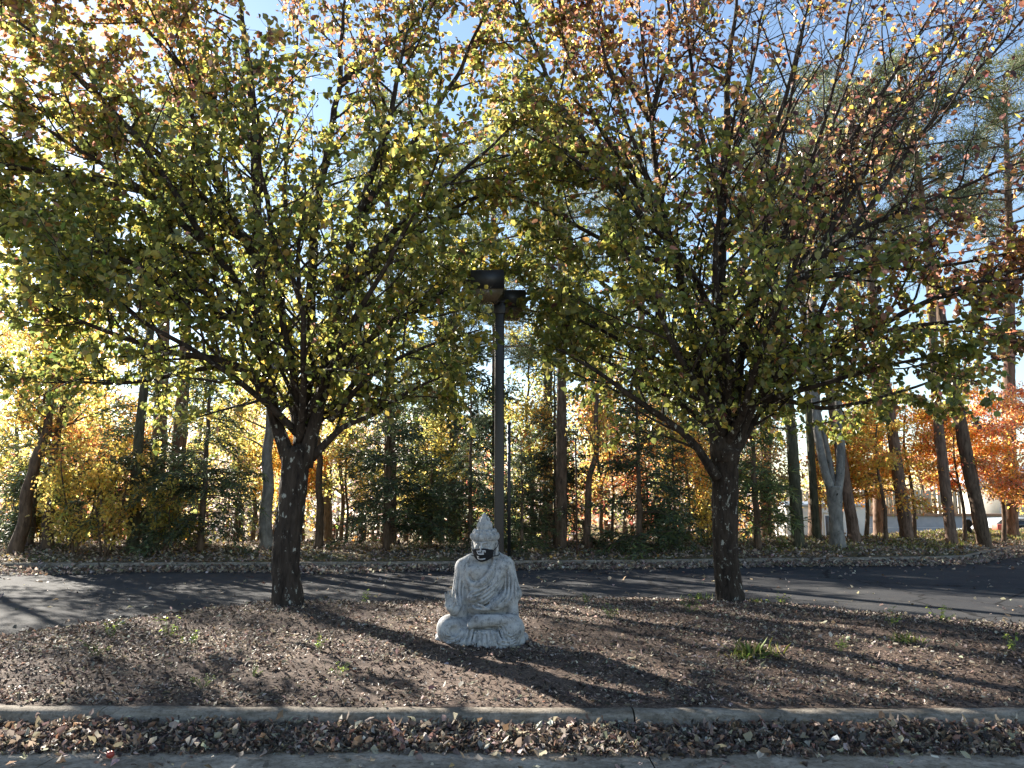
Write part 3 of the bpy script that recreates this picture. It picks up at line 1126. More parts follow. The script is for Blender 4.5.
# robe masses
B.cap((0.16, -0.02, 0.76), (-0.10, -0.12, 0.44), 0.05, 0.04, 0.03)
B.cap((0.20, -0.03, 0.74), (0.02, -0.13, 0.42), 0.05, 0.04, 0.03)
# skirt hem on the ground, ruffled
for i in range(64):
    a = i / 64 * 2 * math.pi
    rr = 1 + 0.035 * math.sin(i * 2.9) + 0.03 * math.sin(i * 1.3)
    x, y = 0.385 * math.cos(a) * rr, -0.02 + 0.275 * math.sin(a) * rr
    B.ell((x, y, 0.035 + 0.010 * math.sin(i * 1.7)), (0.045, 0.045, 0.045), 0.018)
for i in range(30):
    a = math.pi + (i + 0.5) / 30 * math.pi
    x, y = 0.36 * math.cos(a), -0.02 + 0.285 * math.sin(a)
    B.chain([(x * 0.93, y * 0.95, 0.13 + 0.02 * math.sin(i * 2.3)), (x * 1.03, y * 1.03, 0.06), (x * 1.09, y * 1.09, 0.0)], 0.012, 0.017, 0.012)
# bare chest, slightly sunk inside the neckline
B.ell((-0.065, -0.062, 0.685), (0.075, 0.045, 0.06), 0.03)
B.ell((0.045, -0.062, 0.685), (0.075, 0.045, 0.06), 0.03)
# neckline ridge
B.D0 = B.D.copy()
B.fold([(-0.125, 0.82), (-0.15, 0.72), (-0.145, 0.62), (-0.085, 0.555), (0.01, 0.59), (0.085, 0.69), (0.115, 0.78), (0.10, 0.86)], 0.030, 0.005, sink=-0.25)
B.fold([(-0.095, 0.82), (-0.115, 0.72), (-0.11, 0.63), (-0.07, 0.59), (0.0, 0.62), (0.055, 0.70), (0.085, 0.78)], 0.014, 0.006, cut=True, sink=-0.3)
B.fold([(-0.165, 0.80), (-0.185, 0.70), (-0.18, 0.60), (-0.12, 0.52), (-0.03, 0.53)], 0.017, 0.010, sink=0.1)
# diagonal drapery
for k in range(5):
    o = k * 0.048
    B.fold([(0.15 + 0.4 * o, 0.77 - 0.3 * o), (0.125 + 0.25 * o, 0.63 - 0.55 * o), (0.02, 0.53 - 0.8 * o), (-0.13, 0.475 - 0.8 * o)], 0.0135, 0.004, sink=-0.1)
    o += 0.024
    B.fold([(0.16 + 0.4 * o, 0.75 - 0.3 * o), (0.13 + 0.25 * o, 0.62 - 0.55 * o), (0.02, 0.525 - 0.8 * o), (-0.12, 0.472 - 0.8 * o)], 0.0085, 0.003, cut=True, sink=0.2)
# sleeve folds
for k in range(4):
    B.fold([(0.185 + 0.042 * k, 0.765 - 0.022 * k), (0.222 + 0.032 * k, 0.60 + 0.01 * k), (0.21 + 0.036 * k, 0.475 - 0.008 * k), (0.12 + 0.055 * k, 0.395 - 0.008 * k)], 0.0125, 0.004, sink=-0.1)
    B.fold([(0.206 + 0.042 * k, 0.74 - 0.022 * k), (0.238 + 0.032 * k, 0.60), (0.228 + 0.036 * k, 0.46 - 0.008 * k), (0.15 + 0.055 * k, 0.388 - 0.008 * k)], 0.008, 0.003, cut=True, sink=0.2)
for k in range(3):
    B.fold([(-0.15 - 0.04 * k, 0.74 - 0.012 * k), (-0.172 - 0.036 * k, 0.59), (-0.182 - 0.032 * k, 0.47), (-0.155 - 0.032 * k, 0.36)], 0.0125, 0.004, sink=-0.1)
    B.fold([(-0.17 - 0.04 * k, 0.72 - 0.012 * k), (-0.19 - 0.036 * k, 0.58), (-0.198 - 0.032 * k, 0.46), (-0.172 - 0.032 * k, 0.37)], 0.008, 0.003, cut=True, sink=0.2)
# lap folds sweeping round the knees
for k in range(4):
    q_ = 0.032 + 0.027 * k
    for (cx_, sg) in ((-0.285, 1), (0.275, -1)):
        arc = [(cx_ + sg * 0.012 * k + q_ * 1.15 * math.cos(R(a_)) * sg, 0.135 + q_ * math.sin(R(a_))) for a_ in range(160, 381, 36)]
        B.fold(arc, 0.011, 0.004, sink=-0.1)
        arc = [(x_ + sg * 0.012, z_ - 0.003) for x_, z_ in arc]
        B.fold(arc, 0.0065, 0.003, cut=True, sink=0.2)
for k in range(10):
    x = -0.13 + 0.04 * k
    B.fold([(x * 0.8, 0.20), (x * 1.0 + 0.006 * math.sin(k * 2), 0.12), (x * 1.25, 0.02)], 0.012, 0.004, sink=-0.1)
    x += 0.02
    B.fold([(x * 0.8, 0.19), (x * 1.0, 0.12), (x * 1.25, 0.02)], 0.008, 0.003, cut=True, sink=0.2)
B.D0 = None
B.ell((-0.24, -0.26, 0.15), (0.05, 0.045, 0.045), 0.02, cut=True, rot=(0, -25, 0))
B.ell((0.19, -0.25, 0.335), (0.085, 0.07, 0.022), 0.015, cut=True, rot=(0, 8, 0))
B.fold([(0.22, 0.205), (0.08, 0.185), (-0.03, 0.165)], 0.010, 0.010, cut=True, sink=0.0)
# raised hand, palm to the front, five fingers
hx, hy, hz_ = -0.295, -0.215, 0.355
B.cap((-0.255, -0.18, 0.32), (hx + 0.005, hy, hz_ + 0.0), 0.042, 0.036, 0.02)
B.ell((hx, hy, hz_ + 0.035), (0.042, 0.020, 0.052), 0.012)
for t, (ox, L) in enumerate(((-0.031, 0.058), (-0.011, 0.072), (0.010, 0.077), (0.031, 0.066))):
    B.chain([(hx + ox, hy, hz_ + 0.07), (hx + ox * 1.15, hy - 0.004, hz_ + 0.08 + L * 0.55), (hx + ox * 1.2, hy - 0.014, hz_ + 0.08 + L)], 0.0115, 0.009, 0.004)
B.chain([(hx + 0.034, hy - 0.01, hz_ + 0.015), (hx + 0.058, hy - 0.02, hz_ + 0.05), (hx + 0.055, hy - 0.028, hz_ + 0.082)], 0.013, 0.010, 0.006)
# lap hand, palm up with curled fingers
gx, gy, gz = 0.055, -0.20, 0.345
B.cap((0.13, -0.155, 0.372), (gx, gy, gz), 0.036, 0.03, 0.015)
B.ell((gx - 0.03, gy - 0.012, gz - 0.002), (0.052, 0.042, 0.022), 0.012)
for t in range(4):
    y0 = gy - 0.048 + t * 0.021
    B.chain([(gx - 0.07, y0, gz), (gx - 0.115, y0 - 0.004, gz + 0.006), (gx - 0.142 + abs(t - 1.3) * 0.007, y0 - 0.002, gz + 0.024)], 0.0115, 0.009, 0.004)
B.chain([(gx - 0.015, gy - 0.045, gz + 0.012), (gx - 0.055, gy - 0.052, gz + 0.035), (gx - 0.085, gy - 0.045, gz + 0.045)], 0.012, 0.009, 0.006)
GX, GY, GZ = np.meshgrid(*B.ax, indexing='ij')
B.D += (0.0013 * fbm(np.stack([GX, GY, GZ], -1) * 26, 2, 5)).astype(np.float32)
B.D[:, :, :3] = np.maximum(B.D[:, :, :3], 0.004)
link('body', B.mesh(), M_stone, statue)
del GX, GY, GZ

# head in its own axes (origin at the base of the skull), turned a little to the viewer's left
HEAD_O = Vector((0.022, 0.0, 0.86))
HEAD_R = Euler((R(4), 0, R(-13)))
HD = SDF((-0.17, -0.17, -0.10), (0.17, 0.17, 0.29), 0.0048)
HD.ell((0, 0.012, 0.12), (0.112, 0.118, 0.135), 0.02)
HD.ell((0, -0.022, 0.055), (0.088, 0.088, 0.10), 0.03)
HD.ell((0, -0.052, 0.0), (0.05, 0.05, 0.04), 0.03)
HD.cap((-0.055, -0.108, 0.118), (-0.012, -0.121, 0.112), 0.010, 0.008, 0.012)
HD.cap((0.055, -0.108, 0.118), (0.012, -0.121, 0.112), 0.010, 0.008, 0.012)
for s in (-1, 1):
    HD.ell((s * 0.040, -0.122, 0.086), (0.026, 0.016, 0.017), 0.012, cut=True)
    HD.ell((s * 0.040, -0.098, 0.084), (0.024, 0.017, 0.016), 0.006)
    HD.chain([(s * 0.017, -0.114, 0.078), (s * 0.040, -0.119, 0.074), (s * 0.063, -0.103, 0.079)], 0.0028, None, 0.003, cut=True)
    HD.ell((s * 0.052, -0.082, 0.045), (0.032, 0.028, 0.03), 0.02)
    # long ear
    HD.chain([(s * 0.112, 0.006, 0.115), (s * 0.119, 0.012, 0.09), (s * 0.118, 0.008, 0.03), (s * 0.112, -0.002, -0.02), (s * 0.104, -0.004, -0.03)], 0.017, 0.013, 0.008)
    HD.ell((s * 0.128, -0.004, 0.075), (0.007, 0.010, 0.026), 0.005, cut=True)
HD.chain([(0, -0.118, 0.112), (0, -0.134, 0.070), (0, -0.146, 0.042)], 0.009, 0.015, 0.010)
HD.ell((-0.015, -0.128, 0.040), (0.010, 0.012, 0.009), 0.006)
HD.ell((0.015, -0.128, 0.040), (0.010, 0.012, 0.009), 0.006)
HD.cap((-0.026, -0.112, 0.012), (0.026, -0.112, 0.012), 0.009, 0.009, 0.006)
HD.cap((-0.022, -0.109, -0.004), (0.022, -0.109, -0.004), 0.010, 0.010, 0.006)
HD.cap((-0.03, -0.123, 0.004), (0.03, -0.123, 0.004), 0.003, 0.003, 0.003, cut=True)
HD.ell((0, -0.13, 0.155), (0.008, 0.008, 0.008), 0.004)
HD.cap((0, 0.02, -0.10), (0, 0.0, 0.02), 0.068, 0.07, 0.03)
head = link('head', HD.mesh(), M_stone, statue)
head.location = HEAD_O; head.rotation_euler = HEAD_R
# tiered headdress
CR = SDF((-0.18, -0.18, 0.10), (0.18, 0.19, 0.43), 0.0048)
CR.ell((0, 0.012, 0.17), (0.124, 0.128, 0.075), 0.01)
CR.ell((0, 0.012, 0.09), (0.15, 0.15, 0.045), 0.004, cut=True)
nt = 15
for i in range(nt):
    a = i / nt * 2 * math.pi
    CR.ell((0.121 * math.sin(a), 0.012 - 0.124 * math.cos(a), 0.165), (0.023, 0.021, 0.036), 0.006)
for i in range(13):
    a = (i + 0.5) / 13 * 2 * math.pi
    CR.ell((0.098 * math.sin(a), 0.012 - 0.10 * math.cos(a), 0.205), (0.022, 0.02, 0.034), 0.006)
for i in range(36):
    a = i / 36 * 2 * math.pi
    CR.ell((0.121 * math.sin(a), 0.012 - 0.126 * math.cos(a), 0.138), (0.010, 0.010, 0.009), 0.003)
CR.ell((0, 0.012, 0.265), (0.070, 0.070, 0.075), 0.012)
for i in range(9):
    a = i / 9 * 2 * math.pi
    CR.ell((0.058 * math.sin(a), 0.012 - 0.058 * math.cos(a), 0.262), (0.020, 0.018, 0.045), 0.006)
for i in range(7):
    a = (i + 0.5) / 7 * 2 * math.pi
    CR.ell((0.040 * math.sin(a), 0.012 - 0.040 * math.cos(a), 0.315), (0.018, 0.016, 0.036), 0.006)
CR.ell((0, 0.012, 0.345), (0.034, 0.034, 0.035), 0.01)
CR.ell((0, 0.012, 0.375), (0.02, 0.02, 0.022), 0.008)
crown = link('headdress', CR.mesh(), M_stone, statue)
crown.location = HEAD_O; crown.rotation_euler = HEAD_R

# black cloth mask worn by the statue: a thing of its own
M_black = simple_material('black_cloth', (0.010, 0.010, 0.013), (0.018, 0.018, 0.022), 60, 0.85, 0.2, 0.3, 0.002)
M_print = simple_material('white_print', (0.38, 0.39, 0.42), (0.48, 0.48, 0.5), 30, 0.7, 0.2, 0.1, 0.001)
mask = empty('face_mask', Vector(sb) + Vector((HEAD_O.x, HEAD_O.y, HEAD_O.z * SZ)), 'black cloth face mask with white print over the mouth of the statue', 'face mask')
mask.rotation_euler = HEAD_R
mask.scale = (1.07, 1.05, SZ * 1.22)
mask.location.z -= 0.008


def mask_pt(th, f, off=0.0):
    """th: angle from straight ahead, f: 0 bottom .. 1 top"""
    zt = 0.060 - 0.022 * (abs(th) / 1.1) ** 1.4
    zb = -0.052 + 0.034 * (abs(th) / 1.1) ** 1.6
    z = zb + (zt - zb) * f
    ry = 0.108 + 0.034 * math.exp(-(th / 0.38) ** 2) * (0.35 + 0.65 * math.sin(math.pi * min(1, 0.18 + f * 0.72)))
    ry -= 0.030 * (1 - f) ** 2
    rx = 0.104 - 0.016 * (1 - f) ** 2
    pl = 0.0018 * math.sin(f * 16)
    return np.array([(rx + off + pl) * math.sin(th), -0.008 - (ry + off + pl) * math.cos(th), z])


def mask_sheet(t0, t1, f0, f1, off, thick, nt=24, nf=14, shape=None):
    T = np.linspace(t0, t1, nt); F = np.linspace(f0, f1, nf)
    o = np.array([[mask_pt(t, f, off + thick) for f in F] for t in T]); i = np.array([[mask_pt(t, f, off) for f in F] for t in T])
    mb = MB()
    k = (np.arange(nt - 1)[:, None] * nf + np.arange(nf - 1)[None, :]).ravel()
    qa = np.stack([k, k + nf, k + nf + 1, k + 1], -1)
    n = nt * nf
    edge = [a * nf for a in range(nt)] + [(nt - 1) * nf + b for b in range(1, nf)] + [a * nf + nf - 1 for a in range(nt - 2, -1, -1)] + [b for b in range(nf - 2, 0, -1)]
    e = np.array(edge); e2 = np.roll(e, -1)
    mb.add(np.concatenate([o.reshape(-1, 3), i.reshape(-1, 3)]), np.concatenate([qa, qa[:, ::-1] + n, np.stack([e, e + n, e2 + n, e2], -1)]))
    return mb


mask_sheet(-1.08, 1.08, 0.0, 1.0, 0.004, 0.004).build('cloth', M_black, mask, True)
for s in (-1, 1):
    for f, zz in ((0.92, 0.10), (0.12, -0.005)):
        a = mask_pt(s * 1.07, f, 0.006)
        m = MB(); m.tube(catmull([a, (s * 0.122, -0.03, a[2] * 0.6 + zz * 0.4), (s * 0.134, 0.0, zz), (s * 0.128, 0.03, zz * 0.8 + 0.01)], 0.01), 0.0032, 6)
        m.build('ear_loop', M_black, mask, True)
PR = MB()


def print_rect(t0, t1, f0, f1):
    b = mask_sheet(t0, t1, f0, f1, 0.0085, 0.001, 6, 4)
    PR.add(np.concatenate(b.v), np.concatenate(b.q))


# upper mark: band with a slot and a loop; lower mark: ring and a bar
print_rect(-0.40, -0.28, 0.72, 0.84); print_rect(-0.34, -0.22, 0.60, 0.72); print_rect(-0.24, 0.26, 0.55, 0.64)
print_rect(-0.26, 0.06, 0.76, 0.84); print_rect(0.14, 0.24, 0.64, 0.88); print_rect(0.24, 0.36, 0.80, 0.88); print_rect(0.30, 0.38, 0.70, 0.80)
print_rect(-0.12, 0.12, 0.68, 0.71)
print_rect(-0.38, -0.28, 0.16, 0.42); print_rect(-0.28, -0.14, 0.34, 0.42); print_rect(-0.28, -0.12, 0.16, 0.24); print_rect(-0.10, 0.34, 0.16, 0.25)
PR.build('print', M_print, mask)

# ------------------------------------------------------------------ the wood behind the road
def vz(x, y):
    return float(verge_z(np.array([float(x)]), np.array([float(y)]))[0])


def vpos(px, py, Y):
    p = P(px, py, Y)
    d = Y - float(far_edge(p[0]))
    p[2] = vz(p[0], Y) if 0.17 < d < 14 else float(ground_z(np.array([p[0]]), np.array([Y]))[0])
    return p


DKGREEN = [(0.045, 0.065, 0.034), (0.065, 0.085, 0.04), (0.08, 0.10, 0.042), (0.05, 0.07, 0.044)]
MIDGREEN = [(0.10, 0.13, 0.045), (0.13, 0.16, 0.05), (0.16, 0.18, 0.06), (0.08, 0.105, 0.045)]
PINEG = [(0.12, 0.15, 0.075), (0.16, 0.18, 0.085), (0.10, 0.125, 0.07), (0.21, 0.21, 0.09)]
GOLD = [(0.46, 0.36, 0.09), (0.54, 0.42, 0.12), (0.42, 0.35, 0.12), (0.36, 0.31, 0.12), (0.5, 0.34, 0.11)]
OLIVEY = [(0.25, 0.245, 0.08), (0.34, 0.31, 0.09), (0.20, 0.21, 0.08), (0.40, 0.33, 0.11)]
ORANGE = [(0.50, 0.27, 0.08), (0.56, 0.33, 0.09), (0.48, 0.22, 0.08), (0.42, 0.18, 0.09), (0.54, 0.38, 0.12)]
REDOR = [(0.46, 0.18, 0.11), (0.50, 0.23, 0.12), (0.40, 0.15, 0.11), (0.50, 0.29, 0.15)]
TAN = [(0.36, 0.28, 0.21), (0.42, 0.33, 0.24), (0.33, 0.27, 0.22), (0.46, 0.35, 0.22)]
GREY = [(0.36, 0.33, 0.30), (0.44, 0.40, 0.35), (0.30, 0.28, 0.26)]


class Leaves:
    def __init__(self):
        self.p, self.d, self.n, self.L, self.W, self.c = [], [], [], [], [], []

    def add(self, p, d, n, L, W, c):
        k = len(p)
        self.p.append(p); self.d.append(d); self.n.append(n)
        self.L.append(np.broadcast_to(L, (k,))); self.W.append(np.broadcast_to(W, (k,))); self.c.append(c)

    def mesh(self, fold=0.2, curl=0.1):
        f = np.concatenate
        return leaf_mesh(f(self.p), f(self.d), f(self.n), f(self.L), f(self.W), f(self.c), fold=fold, curl=curl)


def spruce_tree(H, Rb, seed, pal, z0=0.3, droop=0.35, r0=0.09, dens=1.0, gap=0.25, bark=None, loc=(0, 0, 0), lean=(0, 0)):
    """feathery needle tree: trunk and crown (boughs with needle sprays)"""
    r = np.random.default_rng(seed)
    root = empty('spruce_tree', loc)
    top = np.array([lean[0], lean[1], H])
    tp = np.array([[0, 0, -0.15], top * 0.3, top * 0.65, top])
    mb = MB()
    c = catmull(tp, 0.25)
    c[1:-1] += r.normal(size=(len(c) - 2, 3)) * 0.012
    f = np.linspace(0, 1, len(c))
    mb.tube(c, r0 * (1 - f) ** 0.9 + 0.012, 10)
    lv = Leaves()
    z = z0
    while z < H - 0.1:
        fz = z / H
        nb = r.integers(3, 6)
        for b in range(nb):
            if r.random() < gap: continue
            az = r.uniform(0, 2 * np.pi)
            L = Rb * (1 - fz) ** 0.75 * r.uniform(0.55, 1.1) + 0.08
            p0 = np.array([np.interp(z, c[:, 2], c[:, 0]), np.interp(z, c[:, 2], c[:, 1]), z])
            n = 7
            t = np.linspace(0, 1, n)[:, None]
            out = np.array([math.cos(az), math.sin(az), 0])
            side = np.array([-out[1], out[0], 0])
            p0 = p0 + np.array([0, 0, r.uniform(-0.1, 0.1)])
            pts = p0 + out * t * L + np.array([0, 0, 1]) * (r.uniform(0.0, 0.55) * t * L - droop * L * t ** 2 * r.uniform(0.5, 1.9)) + side * (t ** 2) * r.normal() * 0.25 * L
            mb.tube(pts, np.linspace(0.006 + 0.011 * L / 2, 0.004, n), 4, False)
            m = max(4, int(L / 0.05 * dens))
            tt = np.sort(r.uniform(0.12, 1.0, m))
            for s in tt:
                x = s * (n - 1); i = min(n - 2, int(x)); w = x - i
                q = pts[i] * (1 - w) + pts[i + 1] * w
                tg = unit(pts[i + 1] - pts[i])
                sg = 1 if r.random() < 0.5 else -1
                sl = (0.16 + 0.34 * L / 2.2 * (1.1 - s)) * r.uniform(0.6, 1.2)
                bd = unit(tg * 0.7 + side * sg * r.uniform(0.3, 1.0) + np.array([0, 0, r.uniform(-0.95, 0.45)]))
                k = max(3, int(sl / 0.045))
                u = np.linspace(0.05, 1, k)[:, None]
                pp = q + bd * u * sl + np.array([0, 0, -0.18]) * (u * sl) ** 1.5
                alt = np.where(np.arange(k) % 2 == 0, 1, -1)[:, None]
                dd = bd[None] * 0.8 + np.cross(bd, [0, 0, 1.0])[None] * alt * 0.75 + r.normal(size=(k, 3)) * 0.4
                nn = np.array([[0, 0, 1.0]]) + r.normal(size=(k, 3)) * 0.9
                lv.add(pp, dd, nn, r.uniform(0.09, 0.18, k), r.uniform(0.022, 0.04, k), palette(r, k, pal, None, 0.25))
        z += r.uniform(0.05, 0.26) * (0.7 + 0.5 * H / 6)
    mb.build('trunk', bark or M_bark_brown, root, True)
    link('crown', lv.mesh(0.05, 0.05), M_needle, root)
    return root


def pine_tree(H, seed, r0=0.2, zc=0.5, Rc=2.2, nb=34, lean=(0, 0), bark=None, pal=None, loc=(0, 0, 0), tufts=13):
    """tall pine: bare trunk, open crown of needle tufts"""
    r = np.random.default_rng(seed)
    root = empty('pine_tree', loc)
    top = np.array([lean[0], lean[1], H])
    tp = np.array([[0, 0, -0.2], top * 0.25 + r.normal(size=3) * 0.05, top * 0.6 + r.normal(size=3) * 0.1, top])
    c = catmull(tp, 0.4)
    f = np.linspace(0, 1, len(c))
    rad = r0 * (1 - f) ** 0.7 + 0.02
    link('trunk', trunk_mesh(c[:: max(1, len(c) // 14)] if len(c) > 16 else c, np.interp(np.linspace(0, 1, len(c[:: max(1, len(c) // 14)]) if len(c) > 16 else len(c)), f, rad), 20, r0 * 0.07, seed, r0 * 0.3), bark or M_bark_pine, root)
    mb = MB(); lv = Leaves()
    for b in range(nb):
        fz = zc + (1 - zc) * (b + r.random()) / nb
        z = fz * H
        p0 = np.array([np.interp(z, c[:, 2], c[:, 0]), np.interp(z, c[:, 2], c[:, 1]), z])
        az = r.uniform(0, 2 * np.pi)
        L = Rc * math.sin(math.pi * min(1, 0.25 + 0.75 * (fz - zc) / (1 - zc))) ** 0.6 * r.uniform(0.4, 1.1) + 0.3
        d = np.array([math.cos(az), math.sin(az), r.uniform(0.0, 0.35)])
        pts = wander(r, p0, d, L, 6, 0.2, 0.12)
        mb.tube(pts, np.linspace(0.012 + 0.012 * L, 0.006, 7), 5, False)
        if r.random() < 0.12: continue
        for k in range(int(tufts * (0.5 + L / 2))):
            s = r.uniform(0.35, 1.0) * 6; i = min(5, int(s)); w = s - i
            q = pts[i] * (1 - w) + pts[i + 1] * w
            e = q + rand_dir(r, 1)[0] * np.array([0.5, 0.5, 0.22]) * r.uniform(0.1, 1) * (0.4 + 0.25 * L)
            if k % 2 == 0: mb.tube(np.array([q, (q + e) / 2 + [0, 0, 0.02], e]), [0.006, 0.005, 0.004], 3, False)
            n = 17
            dd = rand_dir(r, n) + np.array([0, 0, 0.25])
            lv.add(np.repeat(e[None], n, 0) + r.normal(size=(n, 3)) * 0.12, dd, rand_dir(r, n), r.uniform(0.16, 0.28, n), r.uniform(0.02, 0.034, n), palette(r, n, pal or PINEG, None, 0.25))
    mb.build('branches', bark or M_bark_pine, root, True)
    link('crown', lv.mesh(0.05, 0.05), M_needle, root)
    return root


def broad_tree(name, loc, trunk, r0, nl, Lb, zr, pals, seed, nleaf=3000, size=(0.07, 0.12), bark=None, wts=None, layered=False, bare=0.0, spread_up=0.35, stems=1, clump=0.22):
    """slender broadleaf: trunk polyline (metres from the base), limbs between heights zr, leaves on twigs"""
    r = np.random.default_rng(seed)
    root = empty(name, loc)
    lv = Leaves()
    mt = MB(); ml = MB()
    for sidx in range(stems):
        tp = np.array(trunk, float)
        if stems > 1:
            a = sidx / stems * 2 * np.pi + r.random()
            tp = tp + np.array([math.cos(a), math.sin(a), 0]) * (tp[:, 2:3] * r.uniform(0.12, 0.35) + 0.05)
        c = catmull(tp, 0.2)
        c[1:-1] += (fbm(c[1:-1] * 1.3 + sidx * 7, 2, seed)[:, None]) * np.array([0.05, 0.05, 0.0])
        f = np.linspace(0, 1, len(c))
        rr = r0 * (1 - f) ** 0.75 + min(0.012, r0)
        rr[:3] *= np.array([1.25, 1.1, 1.03])
        mt.tube(c, rr, 12 if r0 > 0.06 else 7)
        tips = []
        for b in range(nl):
            z = zr[0] + (zr[1] - zr[0]) * (b + r.random()) / nl
            i = int(np.argmin(np.abs(c[:, 2] - z)))
            az = r.uniform(0, 2 * np.pi)
            d = np.array([math.cos(az), math.sin(az), 0.12 if layered else spread_up + r.uniform(-0.2, 0.5)])
            L = Lb * r.uniform(0.5, 1.1) * (1.1 - 0.5 * (z - zr[0]) / max(0.1, zr[1] - zr[0]))
            p = wander(r, c[i], d, L, 6, 0.0 if layered else 0.25, 0.16)
            ml.tube(p, np.linspace(min(rr[i] * 0.55, 0.035), 0.005, 7), 5, False)
            for k in range(int(4 + L * 3)):
                s = r.uniform(1.5, 6); j = min(5, int(s)); w = s - j
                q = p[j] * (1 - w) + p[j + 1] * w
                e = unit(off_axis(r, unit(p[j + 1] - p[j]), R(r.uniform(25, 75))) * np.array([1, 1, 0.35 if layered else 1]))
                p2 = wander(r, q, e, L * r.uniform(0.18, 0.45), 3, 0.0, 0.2)
                ml.tube(p2, np.linspace(0.007, 0.003, 4), 3, False)
                tips.append(p2)
        kk = int(nleaf / stems / max(1, len(tips)))
        for p2 in tips:
            if r.random() < bare: continue
            k = r.poisson(kk * 1.2)
            if k < 1: continue
            s = r.uniform(0, 2.99, k); a = s.astype(int); w = (s - a)[:, None]
            pos = p2[a] * (1 - w) + p2[a + 1] * w + r.normal(size=(k, 3)) * clump * Lb * 0.35 * np.array([1, 1, 0.4 if layered else 1])
            pal = pals[r.choice(len(pals), p=wts)]
            nn = rand_dir(r, k) + np.array([0, 0, 1.6 if layered else 0.5])
            L_ = r.uniform(*size, k)
            lv.add(pos, rand_dir(r, k) + np.array([0, 0, -0.3]), nn, L_, L_ * r.uniform(0.55, 0.8, k), palette(r, k, pal, None, 0.25))
    link('trunk', mt.mesh(True), bark or M_bark_brown, root)
    ml.build('branches', bark or M_bark_brown, root, True)
    if lv.p: link('crown', lv.mesh(0.15, 0.15), M_bgleaf, root)
    return root


# --- needle trees: four built, the others copied
NG = 'needle trees along the far side of the road'
sp_a = spruce_tree(5.6, 1.75, 101, DKGREEN, 0.35, 0.30, 0.085, 1.15, 0.12)
sp_b = spruce_tree(3.9, 1.35, 102, DKGREEN + MIDGREEN[:1], 0.1, 0.25, 0.06, 1.2, 0.08)
sp_c = spruce_tree(5.0, 1.75, 103, PINEG[:1] + PINEG[2:3] + DKGREEN, 0.2, 0.40, 0.07, 1.15, 0.10)
sp_d = spruce_tree(3.2, 1.15, 104, MIDGREEN, 0.3, 0.5, 0.07, 1.1, 0.15)
first = {}
spr = [
    (sp_a, 386, 548, 20.3, 40, 1.12, 'dark full spruce standing right of the left pear trunk'),
    (sp_c, 200, 556, 19.6, 10, 1.1, 'airy grey green hemlock with open drooping boughs left of the left pear tree'),
    (sp_b, 640, 553, 20.0, 0, 1.25, 'dense dark spruce reaching the ground just left of the right pear trunk'),
    (sp_d, 758, 556, 20.4, 0, 1.32, 'sunlit green spruce with drooping tips just right of the right pear trunk'),
    (sp_b, 676, 550, 21.6, 130, 0.8, 'low dark spruce directly behind the right pear trunk'),
    (sp_a, 556, 548, 21.6, 200, 0.92, 'dark spruce between the two thin posts'),
    (sp_c, 470, 552, 20.2, 150, 0.85, 'thin straggly spruce left of the lamp post'),
    (sp_b, 522, 556, 19.9, 60, 0.72, 'small spruce at the foot of the dark thin post'),
    (sp_d, 430, 552, 20.6, 70, 0.8, 'small sparse spruce left behind the statue'),
    (sp_a, 452, 540, 25.5, 250, 1.9, 'tall dark spruce rising behind the lamp post'),
    (sp_c, 130, 552, 20.5, 220, 1.25, 'tall feathery hemlock beside the mossy trunk'),
    (sp_c, 30, 552, 21.0, 300, 1.05, 'feathery hemlock at the far left beside two leaning trunks'),
    (sp_a, 700, 540, 26.5, 80, 1.7, 'tall dark spruce showing through the right pear crown'),
]
for (proto, px, py, Y, rz, sc, lab) in spr:
    p = vpos(px, py, Y)
    if proto.name not in first:
        first[proto.name] = True
        proto.location = p; proto.rotation_euler = (0, 0, R(rz)); proto.scale = (sc, sc, sc)
        tag(proto, lab, 'tree', NG)
    else:
        copy_tree(proto, p, R(rz), (sc, sc, sc), lab, NG)
for o in (sp_b, sp_d, sp_c):
    pass

# --- tall pines with bare trunks
PG = 'tall pines beyond the road'


def lean_to(px0, Y, px1, py1, H):
    """how far the top of a trunk leans so that it passes the given direction"""
    a = vpos(px0, 560, Y); b = P(px1, py1, Y)
    k = H / max(0.5, b[2] - a[2])
    return (float((b[0] - a[0]) * k), 0.0)


